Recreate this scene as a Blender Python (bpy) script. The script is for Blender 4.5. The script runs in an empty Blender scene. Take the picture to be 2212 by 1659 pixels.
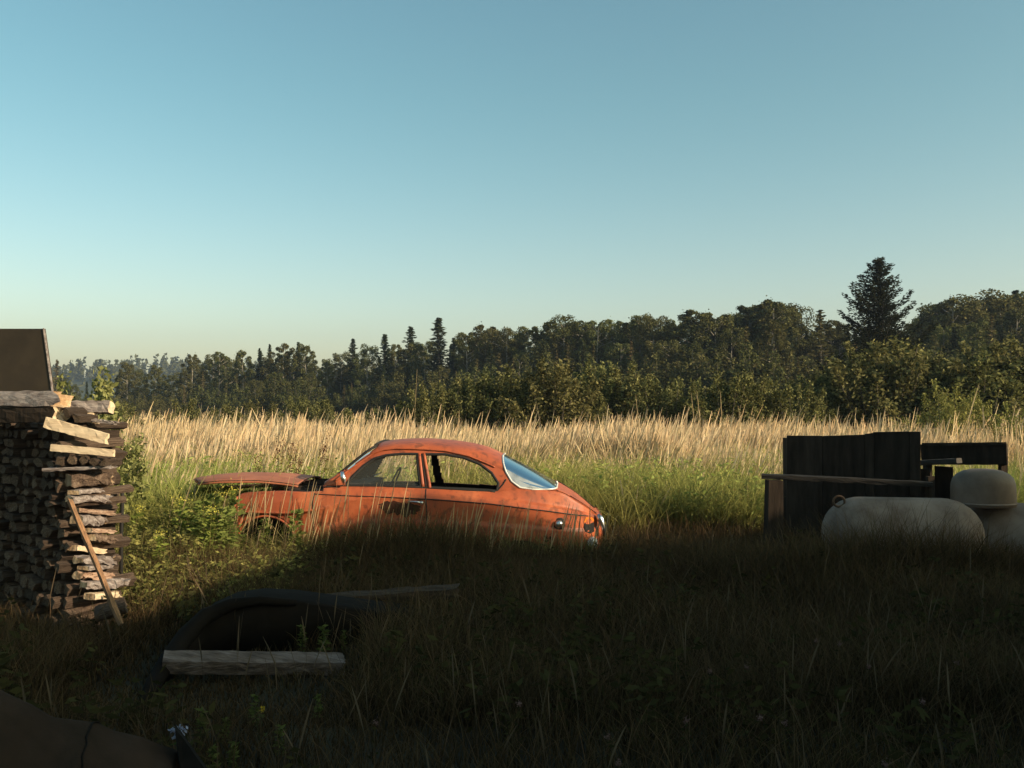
import bpy, math, random
import numpy as np
from mathutils import Vector, Matrix
random.seed(7); RNG = np.random.default_rng(11)
D = bpy.data; sc = bpy.context.scene; COL = sc.collection
rad = math.radians

# ------------------------------------------------------------------ helpers
def lin(r, g, b):
    f = lambda c: (c/255/12.92) if c/255 <= .04045 else ((c/255+.055)/1.055)**2.4
    return (f(r), f(g), f(b), 1)
PITCH = rad(1.33); H = 1.6; FPX = 1917.0
def ray(px, py):
    u = (px-1106)/FPX; v = (829.5-py)/FPX
    return Vector((u, math.cos(PITCH)-math.sin(PITCH)*v, math.sin(PITCH)+math.cos(PITCH)*v))
def W(px, py, d):                    # world point seen at photo position (px,py), d metres ahead
    r = ray(px, py); return Vector((0, 0, H)) + r*(d/r.y)
def G(px, d, z=0.0):                 # ground point below a photo column at depth d
    p = W(px, 874, d); return Vector((p.x, d, z))

def tag(o, label=None, cat=None, group=None, kind=None):
    if label: o['label'] = label
    if cat: o['category'] = cat
    if group: o['group'] = group
    if kind: o['kind'] = kind
    return o
def empty(name, loc=(0, 0, 0), rz=0.0):
    o = D.objects.new(name, None); COL.objects.link(o); o.location = loc; o.rotation_euler = (0, 0, rz); return o
def mesh(name, V, F, smooth=False, col=None, mi=None):
    me = D.meshes.new(name)
    V = np.asarray(V, dtype=np.float32).reshape(-1, 3)
    if isinstance(F, np.ndarray):
        n, k = F.shape
        me.vertices.add(len(V)); me.vertices.foreach_set('co', V.ravel())
        me.loops.add(n*k); me.loops.foreach_set('vertex_index', F.astype(np.int32).ravel())
        me.polygons.add(n); me.polygons.foreach_set('loop_start', np.arange(0, n*k, k, dtype=np.int32))
        me.update(calc_edges=True)
    else:
        me.from_pydata([tuple(map(float, v)) for v in V], [], [tuple(f) for f in F]); me.update()
    if col is not None:
        a = me.color_attributes.new('Col', 'FLOAT_COLOR', 'POINT')
        c = np.ones((len(V), 4), np.float32); c[:, :3] = col
        a.data.foreach_set('color', c.ravel())
    if mi is not None: me.polygons.foreach_set('material_index', np.asarray(mi, dtype=np.int32))
    if smooth: me.polygons.foreach_set('use_smooth', np.ones(len(me.polygons), dtype=bool))
    return me
def obj(name, me, mats=None, parent=None, loc=None, rz=0.0):
    if mats is not None and len(me.materials) == 0:
        for m in (mats if isinstance(mats, (list, tuple)) else [mats]): me.materials.append(m)
    o = D.objects.new(name, me); COL.objects.link(o)
    if parent: o.parent = parent
    if loc is not None: o.location = loc
    o.rotation_euler = (0, 0, rz)
    return o
class MB:
    def __init__(s): s.V = []; s.F = []; s.M = []
    def add(s, V, F, m=0):
        b = len(s.V); s.V += [tuple(v) for v in V]; s.F += [tuple(i+b for i in f) for f in F]; s.M += [m]*len(F)
    def box(s, c, size, rot=None, m=0, jit=0.0):
        c = Vector(c); sx, sy, sz = [q/2 for q in size]
        P = [Vector((x*sx, y*sy, z*sz)) for x in (-1, 1) for y in (-1, 1) for z in (-1, 1)]
        if jit: P = [p+Vector([random.uniform(-jit, jit) for _ in range(3)]) for p in P]
        if rot is not None: P = [rot @ p for p in P]
        s.add([p+c for p in P], [(0, 1, 3, 2), (4, 6, 7, 5), (0, 4, 5, 1), (2, 3, 7, 6), (0, 2, 6, 4), (1, 5, 7, 3)], m)
    def tube(s, pts, r, n=8, m=0, cap=True, sq=1.0):
        pts = [Vector(p) for p in pts]; R = r if isinstance(r, (list, tuple)) else [r]*len(pts)
        V = []; prev = None
        for i, p in enumerate(pts):
            t = (pts[min(i+1, len(pts)-1)]-pts[max(i-1, 0)]).normalized()
            if prev is None: a = t.orthogonal().normalized()
            else: a = (prev-t*prev.dot(t)).normalized()
            prev = a; b = t.cross(a)
            for k in range(n):
                w = 2*math.pi*k/n
                V.append(p+a*math.cos(w)*R[i]+b*math.sin(w)*R[i]*sq)
        F = []
        for i in range(len(pts)-1):
            for k in range(n):
                F.append((i*n+k, i*n+(k+1) % n, (i+1)*n+(k+1) % n, (i+1)*n+k))
        if cap: F.append(tuple(range(n-1, -1, -1))); F.append(tuple((len(pts)-1)*n+k for k in range(n)))
        s.add(V, F, m)
    def build(s, name, mats, parent=None, smooth=False, loc=None, rz=0.0, bevel=0.0):
        me = mesh(name, s.V, s.F, smooth, mi=s.M)
        o = obj(name, me, mats, parent, loc, rz)
        if bevel:
            b = o.modifiers.new('b', 'BEVEL'); b.width = bevel; b.segments = 2; b.limit_method = 'ANGLE'
        return o
def frame(p0, p1, up=(0, 0, 1)):      # rotation whose x axis runs p0 -> p1
    x = (Vector(p1)-Vector(p0)).normalized(); z = Vector(up); z = (z-x*z.dot(x)).normalized(); y = z.cross(x)
    return Matrix((x, y, z)).transposed()
def beam(mb, p0, p1, thick, height, up=(0, 0, 1), m=0, jit=0.0):
    p0 = Vector(p0); p1 = Vector(p1)
    mb.box((p0+p1)/2, ((p1-p0).length, thick, height), frame(p0, p1, up), m, jit)
def rough_beam(mb, p0, p1, thick, height, n=14, amp=.006, brk=0.0, m=0, mend=None, up=(0, 0, 1), seed=0):
    """a long board with slightly uneven faces; brk = ragged broken end at p1"""
    rr = random.Random(seed); p0 = Vector(p0); p1 = Vector(p1); R = frame(p0, p1, up); L = (p1-p0).length
    ring = [(-.5, -.5), (-.17, -.52), (.17, -.52), (.5, -.5), (.52, -.17), (.52, .17), (.5, .5), (.17, .52), (-.17, .52), (-.5, .5), (-.52, .17), (-.52, -.17)]
    V = []; k = len(ring)
    for i in range(n+1):
        t = i/n
        for (a, b) in ring:
            x = L*t+(rr.uniform(-.012, .012) if 0 < i < n else 0)
            if brk and i == n: x += rr.uniform(-1, 1)*brk + (a-.0)*brk*.9
            V.append(p0+R @ Vector((x, a*thick+rr.uniform(-amp, amp), b*height+rr.uniform(-amp, amp))))
    F = [(i*k+j, i*k+(j+1) % k, (i+1)*k+(j+1) % k, (i+1)*k+j) for i in range(n) for j in range(k)]
    c0 = len(V); V.append(p0); V.append(p1-R @ Vector((brk*.4, 0, 0)))
    mb.add(V, F, m)
    b = len(mb.V)-len(V)
    for j in range(k):
        mb.F.append((b+(j+1) % k, b+j, b+c0)); mb.F.append((b+n*k+j, b+n*k+(j+1) % k, b+c0+1)); mb.M += [mend if mend is not None else m]*2
def pchip(xs, ys):
    xs = np.array(xs, float); ys = np.array(ys, float); h = np.diff(xs); d = np.diff(ys)/h; m = np.zeros(len(xs))
    for i in range(1, len(xs)-1):
        if d[i-1]*d[i] > 0: m[i] = 2*d[i-1]*d[i]/(d[i-1]+d[i])
    m[0] = d[0]; m[-1] = d[-1]
    def f(x):
        x = np.clip(np.asarray(x, float), xs[0], xs[-1]); i = np.clip(np.searchsorted(xs, x)-1, 0, len(xs)-2)
        t = (x-xs[i])/h[i]
        return (2*t**3-3*t**2+1)*ys[i]+(t**3-2*t**2+t)*h[i]*m[i]+(-2*t**3+3*t**2)*ys[i+1]+(t**3-t**2)*h[i]*m[i+1]
    return f

# ------------------------------------------------------------------ materials
def nt_mat(name):
    m = D.materials.new(name); m.use_nodes = True; nt = m.node_tree
    return m, nt, nt.nodes, nt.links, nt.nodes['Principled BSDF']
def noise_mat(name, cols, scale=8, rough=.85, bump=.3, stretch=(1, 1, 1), metallic=0.0, spec=.3, detail=8, per_obj=0.0, bscale=None, pos=(.3, .7)):
    m, nt, N, L, P = nt_mat(name)
    tc = N.new('ShaderNodeTexCoord'); mp = N.new('ShaderNodeMapping'); mp.inputs['Scale'].default_value = stretch
    L.new(tc.outputs['Object'], mp.inputs['Vector'])
    n1 = N.new('ShaderNodeTexNoise'); n1.inputs['Scale'].default_value = scale; n1.inputs['Detail'].default_value = detail; n1.inputs['Roughness'].default_value = .65
    L.new(mp.outputs[0], n1.inputs['Vector'])
    cr = N.new('ShaderNodeValToRGB'); e = cr.color_ramp.elements
    while len(e) < len(cols): e.new(.5)
    for i, c in enumerate(cols): e[i].position = pos[0]+(pos[1]-pos[0])*i/max(1, len(cols)-1); e[i].color = c
    L.new(n1.outputs['Fac'], cr.inputs['Fac']); out = cr.outputs['Color']
    if per_obj:
        oi = N.new('ShaderNodeObjectInfo'); hs = N.new('ShaderNodeHueSaturation'); mr = N.new('ShaderNodeMapRange')
        mr.inputs['To Min'].default_value = 1-per_obj; mr.inputs['To Max'].default_value = 1+per_obj
        L.new(oi.outputs['Random'], mr.inputs['Value']); L.new(mr.outputs[0], hs.inputs['Value']); L.new(out, hs.inputs['Color']); out = hs.outputs['Color']
    L.new(out, P.inputs['Base Color'])
    P.inputs['Roughness'].default_value = rough; P.inputs['Metallic'].default_value = metallic; P.inputs['Specular IOR Level'].default_value = spec
    if bump:
        n2 = N.new('ShaderNodeTexNoise'); n2.inputs['Scale'].default_value = bscale or scale*3; n2.inputs['Detail'].default_value = 6
        L.new(mp.outputs[0], n2.inputs['Vector'])
        b = N.new('ShaderNodeBump'); b.inputs['Strength'].default_value = bump; b.inputs['Distance'].default_value = .02
        L.new(n2.outputs['Fac'], b.inputs['Height']); L.new(b.outputs[0], P.inputs['Normal'])
    return m
def plain(name, c, rough=.5, metallic=0.0, spec=.4):
    m, nt, N, L, P = nt_mat(name); P.inputs['Base Color'].default_value = c; P.inputs['Roughness'].default_value = rough
    P.inputs['Metallic'].default_value = metallic; P.inputs['Specular IOR Level'].default_value = spec; return m
def leaf_mat(name, trans=.3, per_obj=0.0, tint=(1, 1, 1)):
    m = D.materials.new(name); m.use_nodes = True; nt = m.node_tree; N = nt.nodes; L = nt.links; N.clear()
    out = N.new('ShaderNodeOutputMaterial'); at = N.new('ShaderNodeAttribute'); at.attribute_name = 'Col'; c = at.outputs['Color']
    mu = N.new('ShaderNodeMix'); mu.data_type = 'RGBA'; mu.blend_type = 'MULTIPLY'; mu.inputs[0].default_value = 1; mu.inputs[7].default_value = (*tint, 1)
    L.new(c, mu.inputs[6]); c = mu.outputs[2]
    if per_obj:
        oi = N.new('ShaderNodeObjectInfo'); hs = N.new('ShaderNodeHueSaturation'); mr = N.new('ShaderNodeMapRange'); mh = N.new('ShaderNodeMapRange')
        mr.inputs['To Min'].default_value = 1-per_obj; mr.inputs['To Max'].default_value = 1+per_obj
        mm = N.new('ShaderNodeMath'); mm.operation = 'MULTIPLY'; mm.inputs[1].default_value = 7.31; fr = N.new('ShaderNodeMath'); fr.operation = 'FRACT'
        L.new(oi.outputs['Random'], mm.inputs[0]); L.new(mm.outputs[0], fr.inputs[0]); L.new(fr.outputs[0], mh.inputs['Value'])
        mh.inputs['To Min'].default_value = .5-per_obj*.1; mh.inputs['To Max'].default_value = .5+per_obj*.06
        L.new(oi.outputs['Random'], mr.inputs['Value']); L.new(mr.outputs[0], hs.inputs['Value']); L.new(mh.outputs[0], hs.inputs['Hue']); L.new(c, hs.inputs['Color']); c = hs.outputs['Color']
    d = N.new('ShaderNodeBsdfDiffuse'); t = N.new('ShaderNodeBsdfTranslucent'); mx = N.new('ShaderNodeMixShader'); mx.inputs[0].default_value = trans
    L.new(c, d.inputs['Color']); L.new(c, t.inputs['Color']); L.new(d.outputs[0], mx.inputs[1]); L.new(t.outputs[0], mx.inputs[2]); L.new(mx.outputs[0], out.inputs['Surface'])
    return m
M_leaf = leaf_mat('leaf_forest', .25, .28)
M_bush = leaf_mat('leaf_bush', .3, .22)
M_grass = leaf_mat('grass_blades', .35)
M_bark = noise_mat('bark', [(.05, .04, .03, 1), (.16, .14, .11, 1)], 14, .9, .4, (1, 1, .3))
M_aspenbark = noise_mat('pale_bark', [(.10, .09, .07, 1), (.32, .29, .24, 1)], 9, .9, .2, (1, 1, .5))
M_endgrain = noise_mat('cut_wood', [(.20, .11, .055, 1), (.42, .28, .16, 1), (.60, .47, .32, 1)], 14, .85, .5, (1, 1, 1), per_obj=.35)
M_logside = noise_mat('log_side', [(.10, .055, .035, 1), (.30, .19, .13, 1), (.45, .33, .25, 1)], 9, .9, .8, (3, .5, 3), per_obj=.35)
M_grey = noise_mat('weathered_timber', [(.08, .06, .055, 1), (.20, .165, .15, 1), (.33, .29, .27, 1)], 5, .9, .6, (.5, 6, 6), per_obj=.1)
M_pale = noise_mat('pale_board', [(.42, .31, .20, 1), (.62, .50, .35, 1)], 4, .8, .25, (.6, 6, 6), per_obj=.08)
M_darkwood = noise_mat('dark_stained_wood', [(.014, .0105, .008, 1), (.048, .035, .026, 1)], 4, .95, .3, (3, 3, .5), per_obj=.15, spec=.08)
M_soil = noise_mat('soil', [(.012, .011, .007, 1), (.03, .026, .015, 1), (.05, .045, .022, 1)], 1.3, 1, .5, detail=10)
M_field = M_soil
# ------------------------------------------------------------------ camera, light, sky, haze
cd = D.cameras.new('camera'); cam = D.objects.new('camera', cd); COL.objects.link(cam); sc.camera = cam
cam.location = (0, 0, H); cam.rotation_euler = (rad(90)+PITCH, 0, 0)
cd.sensor_width = 36; cd.lens = 36*FPX/2212; cd.clip_end = 6000; cd.clip_start = .05
PHI = rad(28); EL = rad(20)
SUN = Vector((math.cos(EL)*math.cos(PHI), -math.cos(EL)*math.sin(PHI), math.sin(EL)))
sl = D.lights.new('sun', 'SUN'); sun = D.objects.new('sun', sl); COL.objects.link(sun)
sl.energy = 5.0; sl.angle = rad(.53); sl.color = (1, .80, .56); sun.rotation_euler = (-SUN).to_track_quat('-Z', 'Y').to_euler(); sun.location = SUN*50
w = D.worlds.new('World'); sc.world = w; w.use_nodes = True; wn = w.node_tree.nodes; wl = w.node_tree.links
bg = wn['Background']; sky = wn.new('ShaderNodeTexSky'); sky.sky_type = 'NISHITA'; sky.sun_disc = False
sky.sun_elevation = EL; sky.sun_rotation = math.atan2(SUN.x, SUN.y); sky.altitude = 200
sky.air_density = 1.0; sky.dust_density = 2.4; sky.ozone_density = .35
hs = wn.new('ShaderNodeMix'); hs.data_type = 'RGBA'; hs.blend_type = 'MULTIPLY'; hs.inputs[0].default_value = 1
hs.inputs[7].default_value = (.82, 1.0, .77, 1)
sat = wn.new('ShaderNodeHueSaturation'); sat.inputs['Saturation'].default_value = 1.2; wl.new(sky.outputs[0], sat.inputs['Color']); wl.new(sat.outputs[0], hs.inputs[6]); tg = wn.new('ShaderNodeTexCoord'); sx = wn.new('ShaderNodeSeparateXYZ'); wl.new(tg.outputs['Generated'], sx.inputs[0])
mr_ = wn.new('ShaderNodeMapRange'); mr_.interpolation_type = 'SMOOTHSTEP'; mr_.inputs['From Min'].default_value = .36; mr_.inputs['From Max'].default_value = -.02; wl.new(sx.outputs['Z'], mr_.inputs['Value'])
ev = wn.new('ShaderNodeMix'); ev.data_type = 'RGBA'; ev.blend_type = 'MULTIPLY'; ev.inputs[7].default_value = (1.34, 1.0, 1.12, 1); wl.new(mr_.outputs[0], ev.inputs[0]); wl.new(hs.outputs[2], ev.inputs[6]); wl.new(ev.outputs[2], bg.inputs['Color']); bg.inputs['Strength'].default_value = .135
sc.view_settings.view_transform = 'Standard'; sc.view_settings.look = 'None'; sc.view_settings.exposure = .65; sc.view_settings.gamma = 1
sc.cycles.use_denoising = True; sc.cycles.max_bounces = 8; sc.cycles.transparent_max_bounces = 12; sc.cycles.volume_bounces = 0
sc.cycles.sample_clamp_indirect = 4

hz = MB(); hz.box((0, 420, 44), (2600, 1500, 96)); hzo = hz.build('haze', None)
hm = D.materials.new('haze_air'); hm.use_nodes = True; hn = hm.node_tree.nodes; hn.clear(); ho = hn.new('ShaderNodeOutputMaterial'); pv = hn.new('ShaderNodeVolumePrincipled')
pv.inputs['Color'].default_value = (.48, .60, .82, 1); pv.inputs['Density'].default_value = .00045; pv.inputs['Anisotropy'].default_value = .2
hm.node_tree.links.new(pv.outputs[0], ho.inputs['Volume']); hzo.data.materials.append(hm); tag(hzo, kind='stuff')

# ------------------------------------------------------------------ ground: one sheet to the horizon
def gz(x, y):
    return 0.0
n = 60; xs = np.concatenate([-np.geomspace(1290, 3, 30), np.linspace(-2.5, 2.5, 12), np.geomspace(3, 1290, 30)])
ys = np.concatenate([np.linspace(-300, -5, 6), np.linspace(0, 30, 31), np.geomspace(33, 1160, 30)])
V = []; rr = random.Random(3)
for y in ys:
    for x in xs:
        near = math.hypot(x, y) < 40
        V.append((x, y, rr.uniform(-.02, .02) if near else 0))
nx = len(xs); F = [(j*nx+i, j*nx+i+1, (j+1)*nx+i+1, (j+1)*nx+i) for j in range(len(ys)-1) for i in range(nx-1)]
tag(obj('ground', mesh('ground', V, F, True), M_soil), kind='structure')

# far hill carrying the distant wood
def hill_z(x, y): 
    c = math.exp(-((x+255)/150)**2)*1.0+.45*math.exp(-((x-80)/300)**2)
    return 22*c*math.exp(-((y-650)/110)**2)
V = []; hx = np.linspace(-620, 420, 60); hy = np.linspace(430, 880, 26)
for y in hy:
    for x in hx: V.append((x, y, hill_z(x, y)-.3))
F = [(j*60+i, j*60+i+1, (j+1)*60+i+1, (j+1)*60+i) for j in range(25) for i in range(59)]
M_hill = noise_mat('far_hill_ground', [(.02, .03, .015, 1), (.05, .06, .03, 1)], .05, 1, 0)
tag(obj('hill', mesh('hill', V, F, True), M_hill), kind='structure')

# ------------------------------------------------------------------ leaf cloud builder
def diamonds(C, a, b, col):
    """leaf-shaped quads: centres C, half-length a, half-width b, colour per leaf"""
    n = len(C); V = np.stack([C-a, C+b-.15*a, C+a, C-b-.15*a], 1).reshape(-1, 3)
    F = np.arange(n*4).reshape(n, 4); return V, F, np.repeat(col, 4, 0)
def rand_dirs(n, rg, zbias=0.0):
    v = rg.normal(size=(n, 3)); v[:, 2] += zbias; return v/np.linalg.norm(v, axis=1, keepdims=True)
def leaves_at(C, size, rg, cols, asp=.55, zb=0.0):
    n = len(C); a = rand_dirs(n, rg, zb); t = rand_dirs(n, rg); b = np.cross(a, t); b /= np.linalg.norm(b, axis=1, keepdims=True)+1e-9
    s = size*rg.uniform(.6, 1.3, (n, 1)); w = rg.uniform(0, 1, (n, 1))
    col = np.array(cols[0])*(1-w)+np.array(cols[1])*w
    return diamonds(C, a*s*.5, b*s*.5*asp, col*rg.uniform(.75, 1.25, (n, 1)))
def clump_pts(cs, rs, per, rg):
    out = []
    for c, r in zip(cs, rs):
        d = rand_dirs(per, rg, .25); q = r*rg.uniform(.35, 1.05, (per, 1))**.6
        out.append(np.array(c)+d*q*np.array([1, 1, .8]))
    return np.concatenate(out)

FOREST_C = ((.040, .046, .016), (.125, .125, .050))
SPRUCE_C = ((.016, .024, .014), (.045, .055, .028))
BUSH_C = ((.034, .038, .013), (.205, .200, .080))

def aspen_mesh(seed, h=9.0, rw=2.0):
    rg = np.random.default_rng(seed); rr = random.Random(seed); mb = MB()
    lean = rr.uniform(-.3, .3); pts = [(lean*t*t, rr.uniform(-.05, .05), h*.93*t) for t in (0, .25, .5, .75, 1)]
    mb.tube(pts, [.13, .11, .09, .06, .02], 6)
    cs = []; rs = []; nb = rr.randint(44, 56); z0 = h*rr.uniform(.12, .26)
    for i in range(nb):
        t = (i+.5)/nb; z = z0+(h-z0)*t
        env = 1.25*rw*(math.sin(math.pi*(.16+.78*t))**.6); az = i*2.4+rr.uniform(-.5, .5)
        r = env*rr.uniform(.35, .95); c = (lean*(z/h)**2+r*math.cos(az), r*math.sin(az), z-.25)
        cs.append(c); rs.append(rr.uniform(.38, .80)*rw/2.0*(1-.30*t))
        if i % 3 == 0: mb.tube([(lean*(z/h)**2, 0, z-1.0), (c[0]*.6, c[1]*.6, z-.6), c], [.045, .03, .012], 4)
    P = clump_pts(cs, rs, 230, rg); P = np.concatenate([P, P[::9]+rg.normal(0, .12, P[::9].shape)]); leaf = leaves_at(P, .135, rg, FOREST_C, .8)
    # twiggy spikes on top so the outline is uneven
    return leaf, mb
def spruce_mesh(seed, h=8.0, r=1.6, droop=-.15, tipup=.25, bare=.08, dens=1.0, spray=.22, nb=90, gap=.15, cols=SPRUCE_C, step=.13, pw=.8, wf=.30, jz=.04):
    rg = np.random.default_rng(seed); rr = random.Random(seed); mb = MB()
    mb.tube([(0, 0, 0), (.02, 0, h*.5), (0, 0, h)], [h*.016, h*.010, .006], 6)
    C = []; A = []
    for i in range(nb):
        t = bare+(1-bare)*(i/nb)**.95; z = h*t; L = r*((1-t)**pw+.03)*rr.uniform(.6, 1.12)
        if rr.random() < gap: L *= .45
        az = i*2.39996+rr.uniform(-.3, .3); ca, sa = math.cos(az), math.sin(az)
        pts = []; m = max(3, int(L/step))
        for k in range(m+1):
            s = k/m; zz = z+L*(droop*s+tipup*s*s*s+.12*s*(1-t)); pts.append((ca*L*s, sa*L*s, zz))
        mb.tube([pts[0], pts[m//2], pts[-1]], [.012*h/8+.006, .008, .003], 3, cap=False)
        for k in range(m+1):
            s = k/m; wd = (wf*L*(1-s)**.7*(.35+.65*min(1, s*3))+.06)
            nn = max(2, int(dens*5))
            for q in range(nn):
                off = rr.uniform(-1, 1)*wd
                C.append((pts[k][0]-sa*off+rr.uniform(-jz, jz), pts[k][1]+ca*off+rr.uniform(-jz, jz), pts[k][2]-abs(off)*.25+rr.uniform(-jz*1.6, jz)*(.5+wd)))
                A.append((ca-sa*off/wd*.7, sa+ca*off/wd*.7, rr.uniform(-.35, .25)+tipup*s))
    C = np.array(C); A = np.array(A); A /= np.linalg.norm(A, axis=1, keepdims=True); n = len(C)
    B = np.cross(A, rand_dirs(n, rg)); B /= np.linalg.norm(B, axis=1, keepdims=True)+1e-9
    s = spray*rg.uniform(.6, 1.3, (n, 1)); w = rg.uniform(0, 1, (n, 1)); col = np.array(cols[0])*(1-w)+np.array(cols[1])*w
    return diamonds(C, A*s*.5, B*s*.18, col*rg.uniform(.7, 1.3, (n, 1))), mb
def bush_mesh(seed, h=2.8, r=1.5, n=12000, size=.10, cols=BUSH_C, shoots=34):
    rg = np.random.default_rng(seed); rr = random.Random(seed); mb = MB(); Cs = []
    for i in range(shoots):
        az = rr.uniform(0, 6.28); q = rr.uniform(0, 1)**.6*r; top = h*(1-.55*(q/r)**2)*rr.uniform(.72, 1.06)
        x0, y0 = .3*q*math.cos(az), .3*q*math.sin(az); x1, y1 = q*math.cos(az), q*math.sin(az)
        mb.tube([(x0, y0, 0), ((x0+x1)/2, (y0+y1)/2, top*.5), (x1, y1, top)], [.022, .014, .003], 4, cap=False)
        m = n//shoots; t = np.clip(rg.choice([.25, .45, .62, .78, .92, 1.0], (m, 1))*rr.uniform(.9, 1.0)+rg.normal(0, .035, (m, 1)), .05, 1.03)
        base = np.array([x0, y0, 0])*(1-t)+np.array([x1, y1, top])*t
        sp = (.10+.30*np.sin(np.pi*np.clip(t, 0, .95)))*rg.uniform(.2, 1, (m, 1))
        Cs.append(base+rand_dirs(m, rg)*sp)
    P = np.concatenate(Cs); P[:, 2] = np.maximum(P[:, 2], .02)
    return leaves_at(P, size, rg, cols, .5, .3), mb
def tree_obj(name, proto, loc, s=(1, 1, 1), rz=0.0, crown='crown', trunk='trunk'):
    e = empty(name, loc, rz); e.scale = s
    for nm, me in ((crown, proto[0]), (trunk, proto[1])):
        o = D.objects.new(nm, me); COL.objects.link(o); o.parent = e
    return e
def proto(data, name, leafmat, barkmat):
    (V, F, c), mb = data
    a = mesh(name+'_crown', V, F, col=c); a.materials.append(leafmat)
    b = mesh(name+'_trunk', mb.V, mb.F, True); b.materials.append(barkmat); return a, b
ORD = ['first', 'second', 'third', 'fourth', 'fifth', 'sixth', 'seventh', 'eighth', 'ninth', 'tenth', 'eleventh', 'twelfth', 'thirteenth', 'fourteenth', 'fifteenth', 'sixteenth', 'seventeenth', 'eighteenth', 'nineteenth', 'twentieth']
def ordn(i):
    if i < 20: return ORD[i]
    tens = ['', '', 'twenty', 'thirty', 'forty', 'fifty', 'sixty', 'seventy', 'eighty', 'ninety']; k = i+1
    if k % 10 == 0: return {'20': 'twentieth', '30': 'thirtieth', '40': 'fortieth', '50': 'fiftieth', '60': 'sixtieth', '70': 'seventieth', '80': 'eightieth', '90': 'ninetieth'}[str(k)]
    return tens[k//10]+'-'+ORD[k % 10-1]

# ------------------------------------------------------------------ forest edge
ASP = [proto(aspen_mesh(100+i, 9, rw), 'aspen', M_leaf, M_aspenbark) for i, rw in enumerate((1.7, 2.0, 2.3, 1.5, 2.6, 1.9))]
SPR = [proto(spruce_mesh(200+i, 8, r, tipup=.12, nb=120, spray=.22, dens=1.4, gap=.35, jz=.10), 'spruce', M_leaf, M_bark) for i, r in enumerate((1.6, 2.0, 1.35, 1.8))]
TAM = [proto(spruce_mesh(250+i, 8, r, droop=-.1, tipup=.1, nb=90, spray=.28, dens=.7, gap=.3, cols=((.05, .045, .02), (.12, .10, .045))), 'larch', M_leaf, M_bark) for i, r in enumerate((1.3, 1.7))]
BSF = [proto(bush_mesh(440+i, 2.8, 1.5, 7000, .12, FOREST_C), 'alder', M_leaf, M_bark) for i in range(3)]
def depth_at(px): return float(np.interp(px, [100, 350, 690, 1000, 1400, 1800, 2300], [125, 118, 105, 92, 80, 76, 74]))
SKYL = [(100, 800), (150, 806), (230, 800), (274, 784), (334, 790), (385, 792), (400, 768), (472, 760), (526, 757), (580, 747), (661, 745), (690, 775), (708, 777), (762, 760), (800, 750), (860, 745), (900, 735), (985, 735), (1049, 702), (1093, 711), (1146, 706), (1218, 686), (1287, 694), (1350, 692), (1400, 682), (1438, 692), (1501, 670), (1545, 675), (1615, 660), (1671, 648), (1700, 665), (1736, 727), (1790, 690), (1850, 690), (1960, 700), (2010, 655), (2046, 648), (2120, 640), (2194, 630), (2300, 622)]
def skyl(px): return float(np.interp(px, [a for a, b in SKYL], [b for a, b in SKYL]))
trees = []   # (px, top py, depth, kind, width scale)
for px, py, k, wsc in [(122, 776, 'T', .9), (274, 783, 'A', .9), (334, 789, 'A', .8), (415, 764, 'A', .8), (472, 758, 'A', .8), (526, 756, 'A', .7), (560, 752, 'S', .6), (582, 743, 'S', .7), (610, 742, 'A', .8), (644, 739, 'S', .8), (662, 743, 'A', .8),
    (708, 776, 'A', .6), (762, 731, 'S', 1.0), (735, 762, 'A', .7), (792, 745, 'A', .7), (831, 722, 'S', 1.1), (855, 742, 'A', .7), (887, 705, 'S', 1.25), (918, 738, 'A', .7), (947, 686, 'S', 1.5), (980, 729, 'S', .9), (1010, 716, 'A', .7),
    (1049, 699, 'A', 1), (1093, 709, 'A', .9), (1146, 703, 'A', 1), (1190, 698, 'A', .8), (1218, 684, 'A', 1), (1250, 694, 'A', .8), (1287, 691, 'A', 1), (1322, 687, 'A', .8), (1386, 680, 'A', 1.1), (1416, 681, 'A', .9), (1455, 692, 'A', .9),
    (1501, 667, 'A', 1), (1545, 672, 'A', 1.1), (1580, 676, 'A', .8), (1615, 656, 'A', 1), (1650, 650, 'A', 1), (1671, 645, 'A', 1.1), (1700, 660, 'A', 1), (1743, 714, 'S', .7), (1773, 668, 'T', 1.2), (1800, 690, 'A', .8),
    (2025, 651, 'A', 1), (2060, 645, 'A', 1), (2120, 636, 'A', 1.2), (2165, 640, 'A', 1), (2196, 627, 'S', 1.2), (2235, 630, 'A', 1.1)]:
    trees.append((px, py, depth_at(px)+random.uniform(-2, 4), k, wsc))
px = -60
while px < 2400:
    top = skyl(px)+random.uniform(6, 26); base_gap = random.random()
    k = 'A' if random.random() < (.6 if px < 1000 else .85) else 'S'
    if px < 1900 or px > 2000 or True: trees.append((px, top, depth_at(px)+random.uniform(3, 12), k, .9))
    if random.random() < .8:
        k2 = random.choice('STAT' if px < 1100 else 'SATA'); trees.append((px+random.uniform(-14, 14), skyl(px)+random.uniform(38, 75), depth_at(px)-random.uniform(3, 12), k2, .8))
    px += random.uniform(20, 30)
px = -60
while px < 2400:      # lower second rank closing the view below the crowns
    trees.append((px, skyl(px)+random.uniform(30, 60), depth_at(px)+random.uniform(10, 20), random.choice('AAS'), 1.1)); px += 46
trees.sort(key=lambda t: t[0]); cnt = {}
KN = {'A': ('aspen_tree', 'grey-green leafy aspen', 'tree', ASP), 'S': ('spruce_tree', 'dark pointed spruce', 'tree', SPR), 'T': ('larch_tree', 'brownish feathery conifer', 'tree', TAM)}
tot = {k: sum(1 for t in trees if t[3] == k) for k in 'AST'}
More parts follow.
